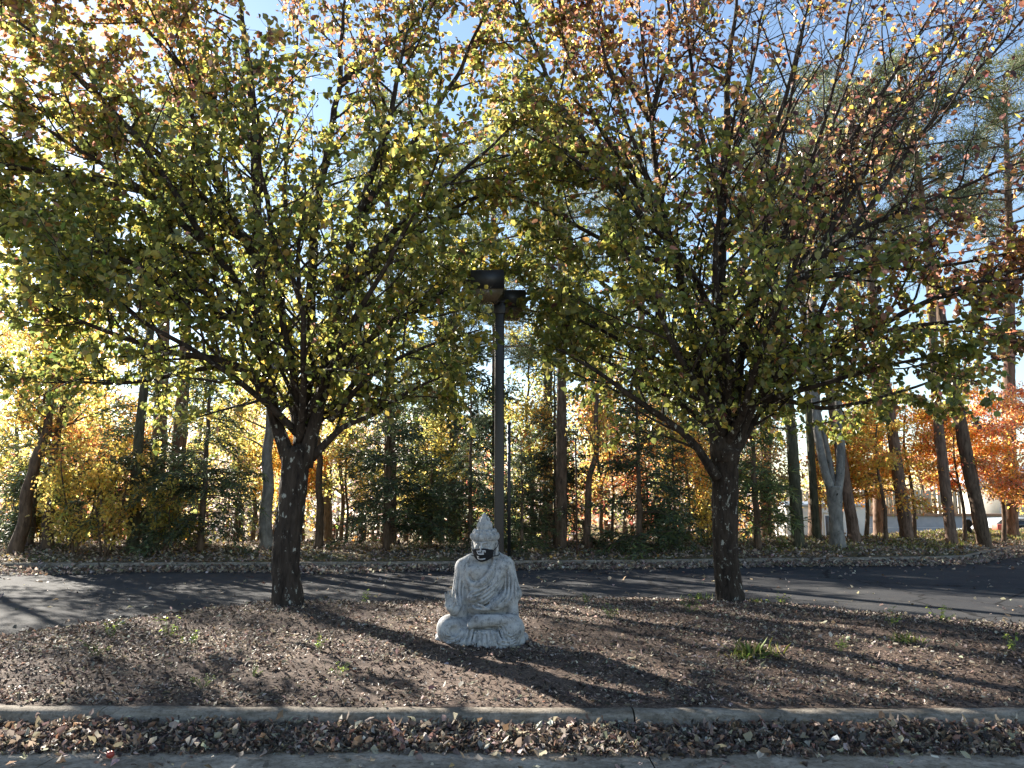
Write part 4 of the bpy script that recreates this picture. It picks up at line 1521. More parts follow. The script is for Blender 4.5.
for (px, Y, px1, py1, H, r0, zc, Rc, nb, bark, seed, lab) in [
    (150, 23.0, 160, 380, 15, 0.21, 0.42, 2.4, 30, M_bark_pine, 201, 'thick brown pine trunk at left, left one of a close pair'),
    (168, 23.6, 182, 380, 16, 0.20, 0.45, 2.2, 28, M_bark_pine, 202, 'brown pine trunk at left, right one of a close pair'),
    (132, 19.6, 142, 420, 12, 0.12, 0.5, 1.6, 18, M_bark_moss, 203, 'mossy green pine trunk near the far kerb at left'),
    (390, 22.5, 388, 400, 14, 0.17, 0.5, 2.2, 30, M_bark_brown, 204, 'brown pine trunk behind the dark full spruce'),
    (500, 26.0, 494, 300, 15, 0.18, 0.42, 2.6, 44, M_bark_pine, 205, 'pine rising behind the street lamp'),
    (561, 20.6, 560, 400, 12, 0.145, 0.55, 2.0, 26, M_bark_brown, 206, 'dark pine trunk between the two thin posts'),
    (799, 21.0, 788, 420, 13, 0.15, 0.62, 1.8, 20, M_bark_moss, 207, 'straight mossy pine trunk left of the pale forked tree'),
    (818, 22.5, 808, 420, 12, 0.10, 0.65, 1.6, 16, M_bark_moss, 208, 'slim mossy pine trunk close behind the straight mossy one'),
    (909, 23.0, 890, 414, 14.5, 0.165, 0.6, 2.3, 30, M_bark_pine, 209, 'leaning pine with sunlit left side before the long wall'),
    (953, 22.8, 939, 418, 15.5, 0.14, 0.6, 2.5, 32, M_bark_pine, 210, 'slim leaning pine between the wall and the two black pipes'),
    (987, 23.0, 962, 421, 15, 0.175, 0.6, 2.5, 32, M_bark_brown, 211, 'dark leaning pine right of the two black pipes'),
    (857, 22.0, 843, 470, 13, 0.14, 0.55, 1.8, 22, M_bark_pine, 212, 'brown leaning pine right of the pale forked tree'),
    (640, 30.0, 640, 100, 17, 0.20, 0.40, 3.0, 52, M_bark_pine, 213, 'far pine showing through the right pear crown'),
    (815, 27.0, 808, 100, 17.5, 0.20, 0.55, 3.2, 56, M_bark_pine, 214, 'tall pine with pale green tufts above the right pear tree'),
    (548, 28.0, 545, 60, 17.5, 0.19, 0.38, 3.0, 60, M_bark_pine, 216, 'tall full pine in the gap between the two pear crowns'),
    (440, 30.0, 442, 100, 17, 0.19, 0.38, 3.0, 54, M_bark_brown, 217, 'far pine showing through the right side of the left pear crown'),
    (765, 30.0, 762, 60, 18.5, 0.20, 0.42, 3.2, 60, M_bark_pine, 218, 'far tall pine showing through the right side of the right pear crown'),
    (330, 33.0, 330, 100, 17, 0.18, 0.40, 3.0, 50, M_bark_brown, 219, 'far pine showing through the middle of the left pear crown'),
    (880, 29.0, 874, 80, 18, 0.18, 0.5, 3.2, 52, M_bark_pine, 220, 'far pine with bluish green tufts behind the bare upper right limbs'),
    (1012, 27.0, 1003, 60, 18, 0.22, 0.55, 3.4, 60, M_bark_pine, 215, 'tall pine with spreading green boughs at the upper right corner'),
]:
    p = vpos(px, 556, Y)
    o = pine_tree(H, seed, r0, zc, Rc, nb, lean_to(px, Y, px1, py1, H), bark)
    o.location = p
    tag(o, lab, 'tree', PG)

# --- broadleaf trees and shrubs
def bt(label, name, px, py, Y, *a, cat='tree', group=None, **k):
    o = broad_tree(name, vpos(px, py, Y), *a, **k)
    return tag(o, label, cat, group)


BGp = 'broadleaf trees beyond the road'
bt('dark trunk leaning right at the far left edge', 'leaning_tree', 16, 558, 19.4, [(0, 0, -0.1), (0.12, 0, 1.2), (0.38, 0, 2.8), (0.9, 0, 6.5)], 0.155, 16, 2.2, (2.2, 6.3), [OLIVEY, GOLD, ORANGE], 301, nleaf=2600, size=(0.08, 0.13), bark=M_bark_brown, group=BGp)
bt('dark slim trunk second from the left edge', 'leaning_tree', 44, 558, 19.9, [(0, 0, -0.1), (0.05, 0, 1.3), (0.12, 0, 2.8), (0.3, 0.1, 6.2)], 0.125, 16, 2.0, (2.2, 6.0), [OLIVEY, GOLD, ORANGE], 302, nleaf=2400, size=(0.08, 0.13), bark=M_bark_brown, group=BGp)
bt('pale grey forked trunk left of the left pear tree', 'forked_tree', 264, 548, 20.2, [(0, 0, -0.1), (0.0, 0, 1.0), (0.0, 0, 2.2), (-0.02, 0, 4.2), (0.2, 0, 7.5)], 0.165, 14, 2.2, (2.4, 7.2), [GOLD, OLIVEY], 303, nleaf=2200, size=(0.08, 0.13), bark=M_bark_grey, group=BGp)
bt('brown bare trunk just right of the left pear trunk', 'slim_tree', 317, 546, 20.8, [(0, 0, -0.1), (0.02, 0, 1.0), (-0.03, 0, 2.6), (0.1, 0, 6.0)], 0.105, 10, 1.8, (2.4, 5.8), [GOLD, OLIVEY], 304, nleaf=1800, size=(0.08, 0.13), bark=M_bark_brown, group=BGp)
bt('crooked pale trunk right of the two thin posts', 'crooked_tree', 588, 550, 20.9, [(0, 0, -0.1), (-0.03, 0, 0.9), (0.02, 0, 1.7), (0.28, 0, 2.5), (0.3, 0, 3.6), (0.5, 0, 6.0)], 0.095, 12, 1.8, (2.2, 5.8), [OLIVEY, GOLD, ORANGE], 305, nleaf=1800, size=(0.08, 0.13), bark=M_bark_pine, group=BGp)

bt('spreading tree added for shade beyond the far kerb, outside the left edge', 'broad_tree', -78, 558, 20.6, [(0, 0, -0.1), (0.05, 0, 1.5), (0.1, 0, 4.0), (0.3, 0, 8.5)], 0.16, 20, 3.0, (3.5, 8.4), [OLIVEY, GOLD], 307, nleaf=3400, size=(0.09, 0.15), bark=M_bark_brown, group=BGp)  # extra tree standing left of the view, added to shade the left foreground
# pale forked tree on the right: three rising stems from one bole
ft = vpos(838, 548, 20.9)
root = empty('forked_tree', ft, 'pale grey tree forking into three stems with a dark hollow at right', 'tree', BGp)
link('trunk', trunk_mesh(np.array([(0, 0, -0.1), (0.0, 0, 0.5), (0.0, 0, 1.0), (0.0, 0, 1.62)]), [0.20, 0.17, 0.175, 0.20], 24, 0.008, 41, 0.06), M_bark_grey, root)
r = np.random.default_rng(306)
tw = MB(); lv = Leaves()
for (pl, r0) in (([(-0.07, 0, 1.45), (-0.24, 0.0, 2.1), (-0.36, 0.03, 3.1), (-0.42, 0, 4.4), (-0.7, 0, 8.0)], 0.105),
                 ([(0.0, 0.05, 1.5), (-0.03, 0.1, 2.2), (-0.15, 0.15, 3.1), (-0.25, 0.2, 4.2), (-0.1, 0.4, 7.5)], 0.075),
                 ([(0.08, 0, 1.45), (0.2, 0.0, 2.1), (0.26, -0.03, 3.1), (0.28, 0, 4.2), (0.6, 0, 8.2)], 0.11)):
    c = catmull(np.array(pl, float), 0.2)
    m = MB(); f = np.linspace(0, 1, len(c))
    m.tube(c, r0 * (1 - f) ** 0.7 + 0.012, 12); st_ = m.build('stem', M_bark_grey, root, True); tw = MB()
    for b in range(12):
        i = int(len(c) * (0.35 + 0.62 * b / 12))
        p = wander(r, c[i], off_axis(r, np.array([0, 0, 1.0]), R(r.uniform(35, 65))), r.uniform(0.8, 1.9), 6, 0.3, 0.12)
        tw.tube(p, np.linspace(0.022, 0.005, 7), 5, False)
        for k in range(5):
            p2 = wander(r, p[r.integers(2, 7)], off_axis(r, unit(p[-1] - p[0]), R(r.uniform(25, 60))), r.uniform(0.3, 0.7), 3, 0.1, 0.15)
            tw.tube(p2, np.linspace(0.007, 0.003, 4), 3, False)
    tw.build('branches', M_bark_grey, st_, True)
m = MB(); th = np.linspace(0, 2 * np.pi, 20, endpoint=False)
M_hole = simple_material('hollow', (0.012, 0.010, 0.009), (0.03, 0.025, 0.02), 12, 0.95, 0.1)
import bmesh as _bm
b = _bm.new(); _bm.ops.create_uvsphere(b, u_segments=16, v_segments=10, radius=1.0)
for v_ in b.verts: v_.co = Vector((v_.co.x * 0.085 + 0.0, v_.co.y * 0.06 - 0.135, v_.co.z * 0.17 + 1.42))
me = bpy.data.meshes.new('hollow'); b.to_mesh(me); b.free()
link('hollow', me, M_hole, root)

UG = 'young autumn trees of the understory'
# left gold and olive understory
for i, (px, py, Y, H, Lb, pals, n, lab) in enumerate([
    (72, 558, 19.2, 2.4, 1.0, [GOLD, GOLD, OLIVEY], 2300, 'yellow green bush behind the second leaning trunk'),
    (104, 560, 19.0, 2.2, 0.9, [GOLD], 2200, 'bright golden bush left of the mossy trunk'),
    (25, 560, 21.5, 2.2, 0.9, [OLIVEY, GOLD], 2200, 'olive bush behind the leftmost leaning trunk'),
    (118, 550, 23.5, 4.2, 1.5, [ORANGE, GOLD], 3600, 'orange young tree behind the golden bush'),
    (60, 550, 25.0, 4.6, 1.7, [REDOR, ORANGE, OLIVEY], 3600, 'rust red young tree deep behind the leaning trunks'),
    (166, 556, 19.3, 1.5, 0.8, [GOLD, OLIVEY], 1800, 'small gold bush at the foot of the paired pines'),
    (290, 552, 22.4, 3.6, 1.3, [GOLD, ORANGE], 3600, 'golden young tree behind the left pear trunk'),
    (236, 556, 22.8, 3.9, 1.4, [GOLD, OLIVEY, TAN], 2600, 'gold young tree behind the airy hemlock'),
    (345, 553, 23.0, 3.4, 1.4, [OLIVEY, GOLD, TAN], 2600, 'olive young tree behind the dark full spruce'),
    (440, 553, 23.6, 3.8, 1.5, [OLIVEY, GOLD], 2800, 'olive gold young tree left of the lamp post'),
    (545, 553, 24.0, 4.2, 1.6, [OLIVEY, GOLD, ORANGE], 2800, 'olive young tree right of the lamp post'),
    (612, 553, 23.4, 4.0, 1.6, [ORANGE, REDOR, TAN], 2600, 'orange young tree behind the crooked trunk'),
    (690, 552, 24.0, 3.4, 1.5, [ORANGE, GOLD], 2800, 'orange young tree behind the low dark spruce'),
    (648, 552, 25.5, 4.6, 1.7, [ORANGE, TAN], 2400, 'tall orange young tree between the two dark spruces'),
    (708, 556, 21.5, 1.2, 0.6, [GOLD], 900, 'small yellow bush left of the right pear trunk'),
    (770, 554, 24.5, 3.6, 1.6, [OLIVEY, ORANGE, TAN], 2200, 'mixed olive and orange young tree behind the sunlit spruce'),
]):
    o = broad_tree('understory_tree' if H > 2.8 else 'autumn_bush', vpos(px, py, Y), [(0, 0, -0.1), (0.05, 0, H * 0.35), (-0.03, 0, H * 0.7), (0.05, 0, H)], 0.035 if H > 2.8 else 0.02, 13 if H > 2.8 else 8, Lb, (0.25 * H if H > 2.8 else 0.2, H * 0.98), pals, 400 + i, nleaf=n, size=(0.07, 0.12), stems=1 if H > 2.8 else 3, clump=0.3)
    tag(o, lab, 'tree' if H > 2.8 else 'bush', UG)
for i, (px, Y, H, Lb, pals, n, lab) in enumerate([
    (8, 27.0, 7.5, 2.4, [OLIVEY, GOLD], 4200, 'tall olive gold tree deep behind the leftmost leaning trunk'),
    (92, 29.0, 8.0, 2.6, [OLIVEY, GOLD, ORANGE], 4400, 'tall gold tree deep behind the golden bush'),
    (196, 30.0, 8.0, 2.5, [OLIVEY, MIDGREEN, GOLD], 4200, 'tall green gold tree deep behind the airy hemlock'),
    (250, 28.0, 7.0, 2.2, [GOLD, OLIVEY], 4000, 'tall yellow tree deep behind the pale grey forked trunk'),
    (338, 30.0, 7.6, 2.5, [OLIVEY, TAN, GOLD], 4000, 'tall olive tan tree deep behind the left pear tree'),
    (425, 29.0, 8.0, 2.4, [OLIVEY, MIDGREEN], 4200, 'tall green tree deep between left pear tree and lamp post'),
    (530, 28.5, 8.2, 2.5, [MIDGREEN, OLIVEY, GOLD], 4400, 'tall green tree deep behind the dark thin post'),
    (600, 31.0, 7.6, 2.4, [OLIVEY, ORANGE], 4000, 'tall olive orange tree deep behind the crooked trunk'),
    (668, 29.5, 7.0, 2.3, [MIDGREEN, OLIVEY], 4000, 'tall green tree deep behind the two dark spruces'),
    (735, 31.0, 6.6, 2.3, [TAN, OLIVEY, ORANGE], 3600, 'tall tan tree deep behind the right pear trunk'),
]):
    o = broad_tree('slender_tree', vpos(px, 553, Y), [(0, 0, -0.1), (0.1, 0, H * 0.3), (-0.08, 0, H * 0.65), (0.1, 0, H)], 0.085, 20, Lb, (0.28 * H, H * 0.98), pals, 700 + i, nleaf=n, size=(0.09, 0.15), clump=0.28)
    tag(o, lab, 'tree', 'taller trees deep in the wood')
# right: layered orange maples and beeches
for i, (px, py, Y, tr, H, Lb, pals, n, lab) in enumerate([
    (886, 556, 22.3, 0.05, 3.5, 1.6, [GOLD, GOLD, ORANGE], 3200, 'young maple with yellow leaves and thin trunk before the wall'),
    (868, 553, 24.5, 0.06, 4.4, 1.9, [ORANGE, GOLD], 3200, 'golden orange maple behind the pale forked tree'),
    (915, 553, 24.2, 0.06, 4.2, 1.9, [ORANGE, GOLD], 3600, 'orange maple behind the leaning pine'),
    (965, 553, 24.0, 0.05, 4.0, 1.9, [ORANGE, GOLD, REDOR], 3600, 'amber maple with thin trunk beside the black pipes'),
    (1005, 553, 25.0, 0.06, 4.6, 2.1, [REDOR, ORANGE, ORANGE, GOLD], 4200, 'rust red beech at the right edge'),
    (1050, 553, 23.5, 0.06, 4.8, 2.2, [REDOR, ORANGE, TAN], 4200, 'rust orange beech reaching in from beyond the right edge'),
    (850, 553, 23.0, 0.04, 3.4, 1.3, [ORANGE, GOLD], 1800, 'small orange maple hugging the pale forked tree'),
]):
    o = broad_tree('maple_tree', vpos(px, py, Y), [(0, 0, -0.1), (0.06, 0, H * 0.3), (-0.08, 0, H * 0.65), (0.05, 0, H)], tr, 17, Lb, ((0.40 if i < 4 else 0.27) * H, H), pals, 500 + i, nleaf=int(n * 1.7), size=(0.07, 0.12), layered=True, clump=0.3)
    tag(o, lab, 'tree', 'orange maples at the right')

# --- far wood: one mass that nobody could count
r = np.random.default_rng(77)
fp, fd, fn, fL, fc = [], [], [], [], []
tk = MB()
for i in range(520):
    Y = r.uniform(36, 90); x = r.uniform(-0.9, 0.9) * Y
    if x > 0.28 * Y and Y < 54: continue
    z0 = float(ground_z(np.array([x]), np.array([Y]))[0])
    H = r.uniform(4.5, 12.5) * (0.6 + 0.005 * Y) * (0.62 if x > 0.28 * Y else 1.0)
    tk.tube(np.array([(x, Y, z0 - 0.3), (x + r.normal() * 0.2, Y, z0 + H * 0.5), (x + r.normal() * 0.4, Y, z0 + H * 0.95)]), [0.16, 0.11, 0.03], 5, False)
    for b in range(7):
        zz = z0 + H * r.uniform(0.3, 0.8)
        tk.tube(wander(r, (x, Y, zz), (r.normal(), r.normal(), 1.0), H * 0.28, 3, 0.1, 0.2), [0.05, 0.035, 0.02, 0.01], 3, False)
    k = 210
    pal = [OLIVEY, ORANGE, TAN, TAN, GOLD, REDOR, GREY, GREY, MIDGREEN][r.integers(0, 9)]
    ctr = np.array([x, Y, z0 + H * 0.52])
    q = rand_dir(r, k) * (r.random((k, 1)) ** 0.4) * np.array([H * 0.34, H * 0.34, H * 0.48])
    fp.append(ctr + q); fd.append(rand_dir(r, k)); fn.append(rand_dir(r, k) + [0, 0, 0.4]); fL.append(r.uniform(0.16, 0.4, k)); fc.append(palette(r, k, pal, None, 0.25))
cc = np.concatenate
L_ = cc(fL)
tag(link('far_wood', leaf_mesh(cc(fp), cc(fd), cc(fn), L_, L_ * 0.7, cc(fc), fold=0.2), M_bgleaf), kind='stuff')
tag(tk.build('far_wood_trunks', M_bark_brown), kind='stuff')

# ------------------------------------------------------------------ things beyond the trees at the right
M_board = simple_material('pale_boards', (0.42, 0.32, 0.21), (0.62, 0.51, 0.37), 5, 0.85, 0.15, 0.3, 0.01, 0, (6, 1, 0.4))
M_wallp = simple_material('blue_grey_block', (0.34, 0.35, 0.38), (0.46, 0.46, 0.49), 3, 0.9, 0.15, 0.3, 0.01)
M_white = simple_material('white_paint', (0.70, 0.69, 0.66), (0.80, 0.79, 0.77), 4, 0.7, 0.3, 0.1)
M_darkwin = simple_material('dark_glass', (0.02, 0.022, 0.026), (0.04, 0.042, 0.048), 5, 0.15, 0.5, 0.0)
M_roofm = simple_material('grey_metal_roof', (0.30, 0.33, 0.36), (0.42, 0.45, 0.48), 6, 0.4, 0.5, 0.1, 0.01, 0.3)
M_fascia = simple_material('slate_fascia', (0.09, 0.10, 0.115), (0.14, 0.15, 0.165), 6, 0.6, 0.3, 0.1)
M_red = simple_material('faded_red_plastic', (0.46, 0.07, 0.045), (0.58, 0.12, 0.08), 5, 0.5, 0.4, 0.1)
M_blackp = simple_material('black_plastic', (0.012, 0.012, 0.013), (0.025, 0.025, 0.026), 20, 0.5, 0.4, 0.2)
M_whitep = simple_material('car_white', (0.66, 0.67, 0.68), (0.74, 0.74, 0.74), 2, 0.25, 0.5, 0.0)

# long blue-grey wall with a board fence standing on it
FY = 40.0
pa, pb = P(866, 516, FY), P(1000, 516, FY)
gz = -1.5
wall = empty('retaining_wall', ((pa[0] + pb[0]) / 2, FY, gz), 'long pale blue grey block wall below the board fence', 'wall')
W = pb[0] - pa[0]; HW = pa[2] - gz
m = MB(); m.box((0, 0, HW / 2), (W, 0.3, HW), bev=0.01)
m.build('wall_face', M_wallp, wall)
m = MB(); m.box((0, -0.03, HW + 0.06), (W + 0.1, 0.5, 0.12), bev=0.015); m.build('coping', simple_material('brick_coping', (0.30, 0.17, 0.11), (0.40, 0.24, 0.16), 12, 0.85, 0.2), wall)
m = MB()
for z in np.arange(0.4, HW - 0.2, 0.42): m.box((0, -0.152, z), (W - 0.1, 0.006, 0.02))
m.build('mortar_line', M_white, wall)
pa2, pb2 = P(780, 490, FY + 1), P(948, 490, FY + 1)
fz0 = pa[2] + 0.12
fence = empty('board_fence', ((pa2[0] + pb2[0]) / 2, FY + 0.1, fz0), 'pale vertical board fence standing above the blue grey wall', 'fence')
W = pb2[0] - pa2[0]; HF = pa2[2] - fz0
m = MB(); r = np.random.default_rng(5)
x = -W / 2
while x < W / 2:
    w = r.uniform(0.13, 0.19)
    h = HF * r.uniform(0.86, 1.06)
    m.box((x + w / 2, r.normal() * 0.012, h / 2), (w, 0.025, h), r.normal() * 0.03)
    x += w + r.choice([0.01, 0.02, 0.06, 0.12])
m.build('board_panel', M_board, fence)
for x in np.linspace(-W / 2 + 0.1, W / 2 - 0.1, 5):
    m = MB(); m.box((x, 0.09, HF * 0.5), (0.1, 0.1, HF * 1.02), bev=0.008); m.build('post', M_bark_brown, fence)
for z in (0.25, 0.8):
    m = MB(); m.box((0, 0.045, HF * z), (W, 0.04, 0.09)); m.build('rail', M_board, fence)

# white shed
SY = 37.0
pa, pb = P(786, 506, SY), P(866, 506, SY)
shed = empty('white_shed', ((pa[0] + pb[0]) / 2, SY, -1.45), 'low white shed with a dark narrow door behind the mossy pines', 'shed')
W = pb[0] - pa[0]; HS = pa[2] + 1.45
m = MB(); m.box((0, 0.9, HS / 2), (W, 1.8, HS), bev=0.01); m.build('wall', M_white, shed)
m = MB(); m.box((0, 0.9, HS + 0.10), (W + 0.25, 2.1, 0.1), 0, R(4), bev=0.01); m.build('roof', M_roofm, shed)
dx = P(830, 530, SY)[0] - (pa[0] + pb[0]) / 2
d_ = MB(); d_.box((dx, -0.02, HS * 0.42), (0.42, 0.05, HS * 0.82), bev=0.008); dd_ = d_.build('door', M_darkwin, shed)
m = MB()
for sx in (-1, 1): m.box((dx + sx * 0.245, -0.025, HS * 0.43), (0.06, 0.07, HS * 0.86))
m.box((dx, -0.025, HS * 0.88), (0.55, 0.07, 0.06)); m.build('door_frame', M_white, dd_)

# house with a grey roof at the right edge
HY = 46.0
pa, pb = P(985, 492, HY), P(1110, 492, HY)
house = empty('house', ((pa[0] + pb[0]) / 2, HY, -1.4), 'cream house with grey metal roof and dark eave at the right edge', 'house')
W = pb[0] - pa[0]; HH = pa[2] + 1.4
m = MB(); m.box((0, 3, HH / 2), (W - 0.6, 6, HH)); m.build('wall', simple_material('cream_render', (0.55, 0.5, 0.42), (0.64, 0.6, 0.52), 3), house)
m = MB(); m.box((0, -0.45, HH + 0.08), (W, 0.12, 0.34), bev=0.01); m.build('fascia', M_fascia, house)
m = MB()
v = [(-W / 2, -0.4, HH + 0.2), (W / 2, -0.4, HH + 0.2), (W / 2, 6.4, HH + 0.2), (-W / 2, 6.4, HH + 0.2), (-W / 2 + 0.6, 3, HH + 1.7), (W / 2 - 0.6, 3, HH + 1.7)]
m.add(v, [[0, 1, 5, 4], [2, 3, 4, 5], [3, 2, 1, 0]], [[1, 2, 5], [3, 0, 4]]); m.build('roof', M_roofm, house)
for x in np.linspace(-W / 2 + 1.2, W / 2 - 1.2, 4):
    m = MB(); m.box((x, -0.02, HH * 0.55), (0.9, 0.06, 1.2)); wf = m.build('window', M_white, house)
    m = MB(); m.box((x, -0.055, HH * 0.55), (0.74, 0.012, 1.04)); m.build('pane', M_darkwin, wf)

# white parked car behind the beeches
CY = 33.0
pc = P(1010, 530, CY)
gzc = float(ground_z(np.array([pc[0]]), np.array([CY]))[0])
car = empty('parked_car', (pc[0], CY, gzc), 'white parked car behind the rust red leaves at the right edge', 'car')
prof_c = [(-2.1, 0.35), (-2.12, 0.75), (-1.95, 0.95), (-1.25, 1.02), (-0.75, 1.42), (0.55, 1.46), (1.25, 1.05), (1.9, 0.92), (2.12, 0.7), (2.1, 0.35)]
m = MB(); n = len(prof_c)
v = []
for (yy, sc) in ((-0.85, 0.97), (-0.8, 1.0), (0.8, 1.0), (0.85, 0.97)):
    v += [(x, yy if z < 1.0 else yy * 0.84, z) for x, z in prof_c]
q = [[k * n + j, k * n + (j + 1) % n, (k + 1) * n + (j + 1) % n, (k + 1) * n + j] for k in range(3) for j in range(n)]
m.add(v, q); m.q.append(np.array([[0, 1, 2, 3], [3, 4, 5, 6]])); m.t.append(np.array([[0, 3, 6], [0, 6, 9], [6, 7, 9], [7, 8, 9]]))
m.build('body', M_whitep, car, False)
m = MB(); m.box((0, -0.74, 1.2), (1.6, 0.06, 0.3), 0, R(-16)); m.build('side_window', M_darkwin, car)
for x in (-1.3, 1.3):
    for yy in (-0.8, 0.8):
        m = MB(); m.tube([(x, yy - 0.1, 0.32), (x, yy + 0.1, 0.32)], 0.32, 20); w_ = m.build('wheel', M_blackp, car)
        m = MB(); m.tube([(x, yy - 0.115, 0.32), (x, yy + 0.115, 0.32)], 0.19, 16); m.build('rim', M_roofm, w_)

# red wheeled bin with slanted side
RY = 30.0
pr = P(1003, 546, RY)
rb = empty('red_bin', (pr[0], RY, float(ground_z(np.array([pr[0]]), np.array([RY]))[0])), 'faded red hopper bin with narrower top before the white car', 'bin')
zb = pr[2] - rb.location.z
m = MB()
v = [(-0.2, -0.2, -0.02), (0.42, -0.2, -0.02), (0.42, 0.25, -0.02), (-0.2, 0.25, -0.02), (-0.24, -0.22, zb + 0.45), (0.34, -0.22, zb + 0.45), (0.34, 0.28, zb + 0.45), (-0.24, 0.28, zb + 0.45)]
m.add(v, [[3, 2, 1, 0], [4, 5, 6, 7], [0, 1, 5, 4], [1, 2, 6, 5], [2, 3, 7, 6], [3, 0, 4, 7]]); m.build('hopper', M_red, rb)
m = MB(); m.box((-0.06, 0.02, zb + 0.64), (0.36, 0.38, 0.36), bev=0.03); m.build('top_box', M_red, rb)
m = MB(); m.box((0.05, 0.02, zb + 0.47), (0.66, 0.56, 0.05), bev=0.01); m.build('rim', M_red, rb)
# two black drain pipes, one upon the other
DY = 27.0
for k, (px, py, lab) in enumerate(((968.5, 541.5, 'lower black drain pipe with open end and shade disc inside beside the dark leaning pine'), (968.5, 532, 'upper black drain pipe lying on the other one'))):
    p = P(px, py, DY); p[2] = vz(p[0], DY) + 0.14 + 0.27 * k
    o = empty('drain_pipe', p, lab, 'pipe', 'black drain pipes', -math.atan2(p[0], p[1]))
    m = MB()
    th = np.arange(24) / 24 * 2 * np.pi
    rings = []
    for (yy, rr) in [(0.0, 0.115)] + [(0.02 + 0.05 * j, 0.14 + 0.008 * (j % 2)) for j in range(20)]:
        rings.append(np.stack([rr * np.cos(th), 0 * th + yy, rr * np.sin(th)], -1))
    inner = [np.stack([0.115 * np.cos(th), 0 * th + yy, 0.115 * np.sin(th)], -1) for yy in (0.0, 1.0)]
    A = np.concatenate(rings); nr_ = len(rings)
    i = np.arange(nr_ - 1)[:, None] * 24; j = np.arange(24)[None]; j2 = (j + 1) % 24
    m.add(A, np.stack([i + j, i + 24 + j, i + 24 + j2, i + j2], -1).reshape(-1, 4))
    m.build('pipe_wall', M_blackp, o, True)
    m = MB(); A = np.concatenate(inner); j = np.arange(24); j2 = (j + 1) % 24
    m.add(A, np.stack([j, j2, 24 + j2, 24 + j], -1))
    m.add(np.concatenate([inner[0] + [0, 0.06, 0], [[0, 0.06, 0]]]), None, np.stack([j, j2, np.full(24, 24)], -1)); m.build('bore_with_shade_disc', M_blackp, o, True)  # black disc added just inside the mouth stands in for the shade

# two thin posts by the far kerb
for (px, Y, py0, rr, mat, name, lab) in ((509, 18.9, 424, 0.045, M_lampdark, 'metal_post', 'thin black metal post right behind the lamp post'),
                                         (577, 19.3, 440, 0.022, simple_material('rusty_steel', (0.05, 0.028, 0.02), (0.11, 0.06, 0.04), 20, 0.8, 0.2), 'metal_post', 'thin rusty post with a small cap between the spruces')):
    p = vpos(px, 556, Y); zt = P(px, py0, Y)[2] - p[2]
    o = empty(name, p, lab, 'post')
    m = MB(); m.tube([(0, 0, -0.2), (0, 0, zt * 0.5), (0, 0, zt)], rr, 10); m.build('shaft', mat, o, False)
    m = MB(); m.tube([(0, 0, zt - 0.01), (0, 0, zt + 0.03), (0, 0, zt + 0.05)], [rr * 1.3, rr * 1.3, rr * 0.5], 10); m.build('cap', mat, o)

# ------------------------------------------------------------------ fallen leaves, chips and grass
LIT = [(0.22, 0.175, 0.14), (0.33, 0.27, 0.215), (0.42, 0.35, 0.28), (0.15, 0.115, 0.095), (0.50, 0.43, 0.35), (0.24, 0.145, 0.10), (0.09, 0.07, 0.06), (0.56, 0.50, 0.42)]
LITW = [4, 4, 3.5, 3, 2.5, 1.2, 3, 1.4]


def scatter(name, label, xy, z, L, tilt, pal, w, seed, lift=0.006, asp=(0.45, 0.85), mat=None):
    r = np.random.default_rng(seed)
    n = len(xy)
    a = r.uniform(0, 2 * np.pi, n)
    d = np.stack([np.cos(a), np.sin(a), r.normal(size=n) * tilt], -1)
    nn = np.stack([r.normal(size=n) * tilt * 1.4, r.normal(size=n) * tilt * 1.4, np.ones(n)], -1)
    pos = np.concatenate([xy, (z + lift + np.abs(d[:, 2]) * L * 0.4)[:, None]], 1)
    o = link(name, leaf_mesh(pos, d, nn, L, L * r.uniform(*asp, n), palette(r, n, pal, w, 0.25), fold=r.uniform(0.0, 0.6, n), curl=r.uniform(-0.5, 0.4, n), crumple=0.10), mat or M_litter)
    return tag(o, label, None, None, 'stuff')


r = np.random.default_rng(9)
# island: small fragments everywhere, denser towards the left and the kerb
n = 190000
x = r.uniform(-8.5, 9.0, n); t = r.random(n)
y = kerb_y(x) + 0.19 + t * (island_back(x) + 0.05 - kerb_y(x) - 0.19)
den = 0.42 + 0.6 * vnoise(np.stack([x * 0.9, y * 1.1, 0 * x], -1), 8) + 0.5 * vnoise(np.stack([x * 3.1, y * 3.6, 0 * x], -1), 88) + 0.35 * np.clip((-x - 1) / 4, 0, 1)
for (cx_, cy_) in ((b1[0], b1[1]), (b2[0], b2[1])): den = den + 0.6 * np.exp(-((x - cx_) ** 2 + (y - cy_) ** 2) / 0.25)
k = r.random(n) < den
x, y = x[k], y[k]
scatter('leaf_litter', 'brown leaf fragments over the mulch', np.stack([x, y], -1), island_z(x, y), np.clip(r.lognormal(-3.85, 0.4, len(x)), 0.009, 0.055), 0.35, LIT, LITW, 31, 0.004, (0.3, 0.8))
# chips of mulch
n = 40000
x = r.uniform(-8.0, 8.5, n); y = kerb_y(x) + 0.19 + r.random(n) ** 1.2 * (island_back(x) - kerb_y(x) - 0.19)
scatter('mulch_chips', 'dark shredded mulch chips', np.stack([x, y], -1), island_z(x, y), r.uniform(0.02, 0.06, n), 0.5, [(0.04, 0.03, 0.026), (0.07, 0.053, 0.045), (0.12, 0.095, 0.08), (0.2, 0.16, 0.13)], [4, 4, 2, 1], 32, 0.003, (0.12, 0.3))
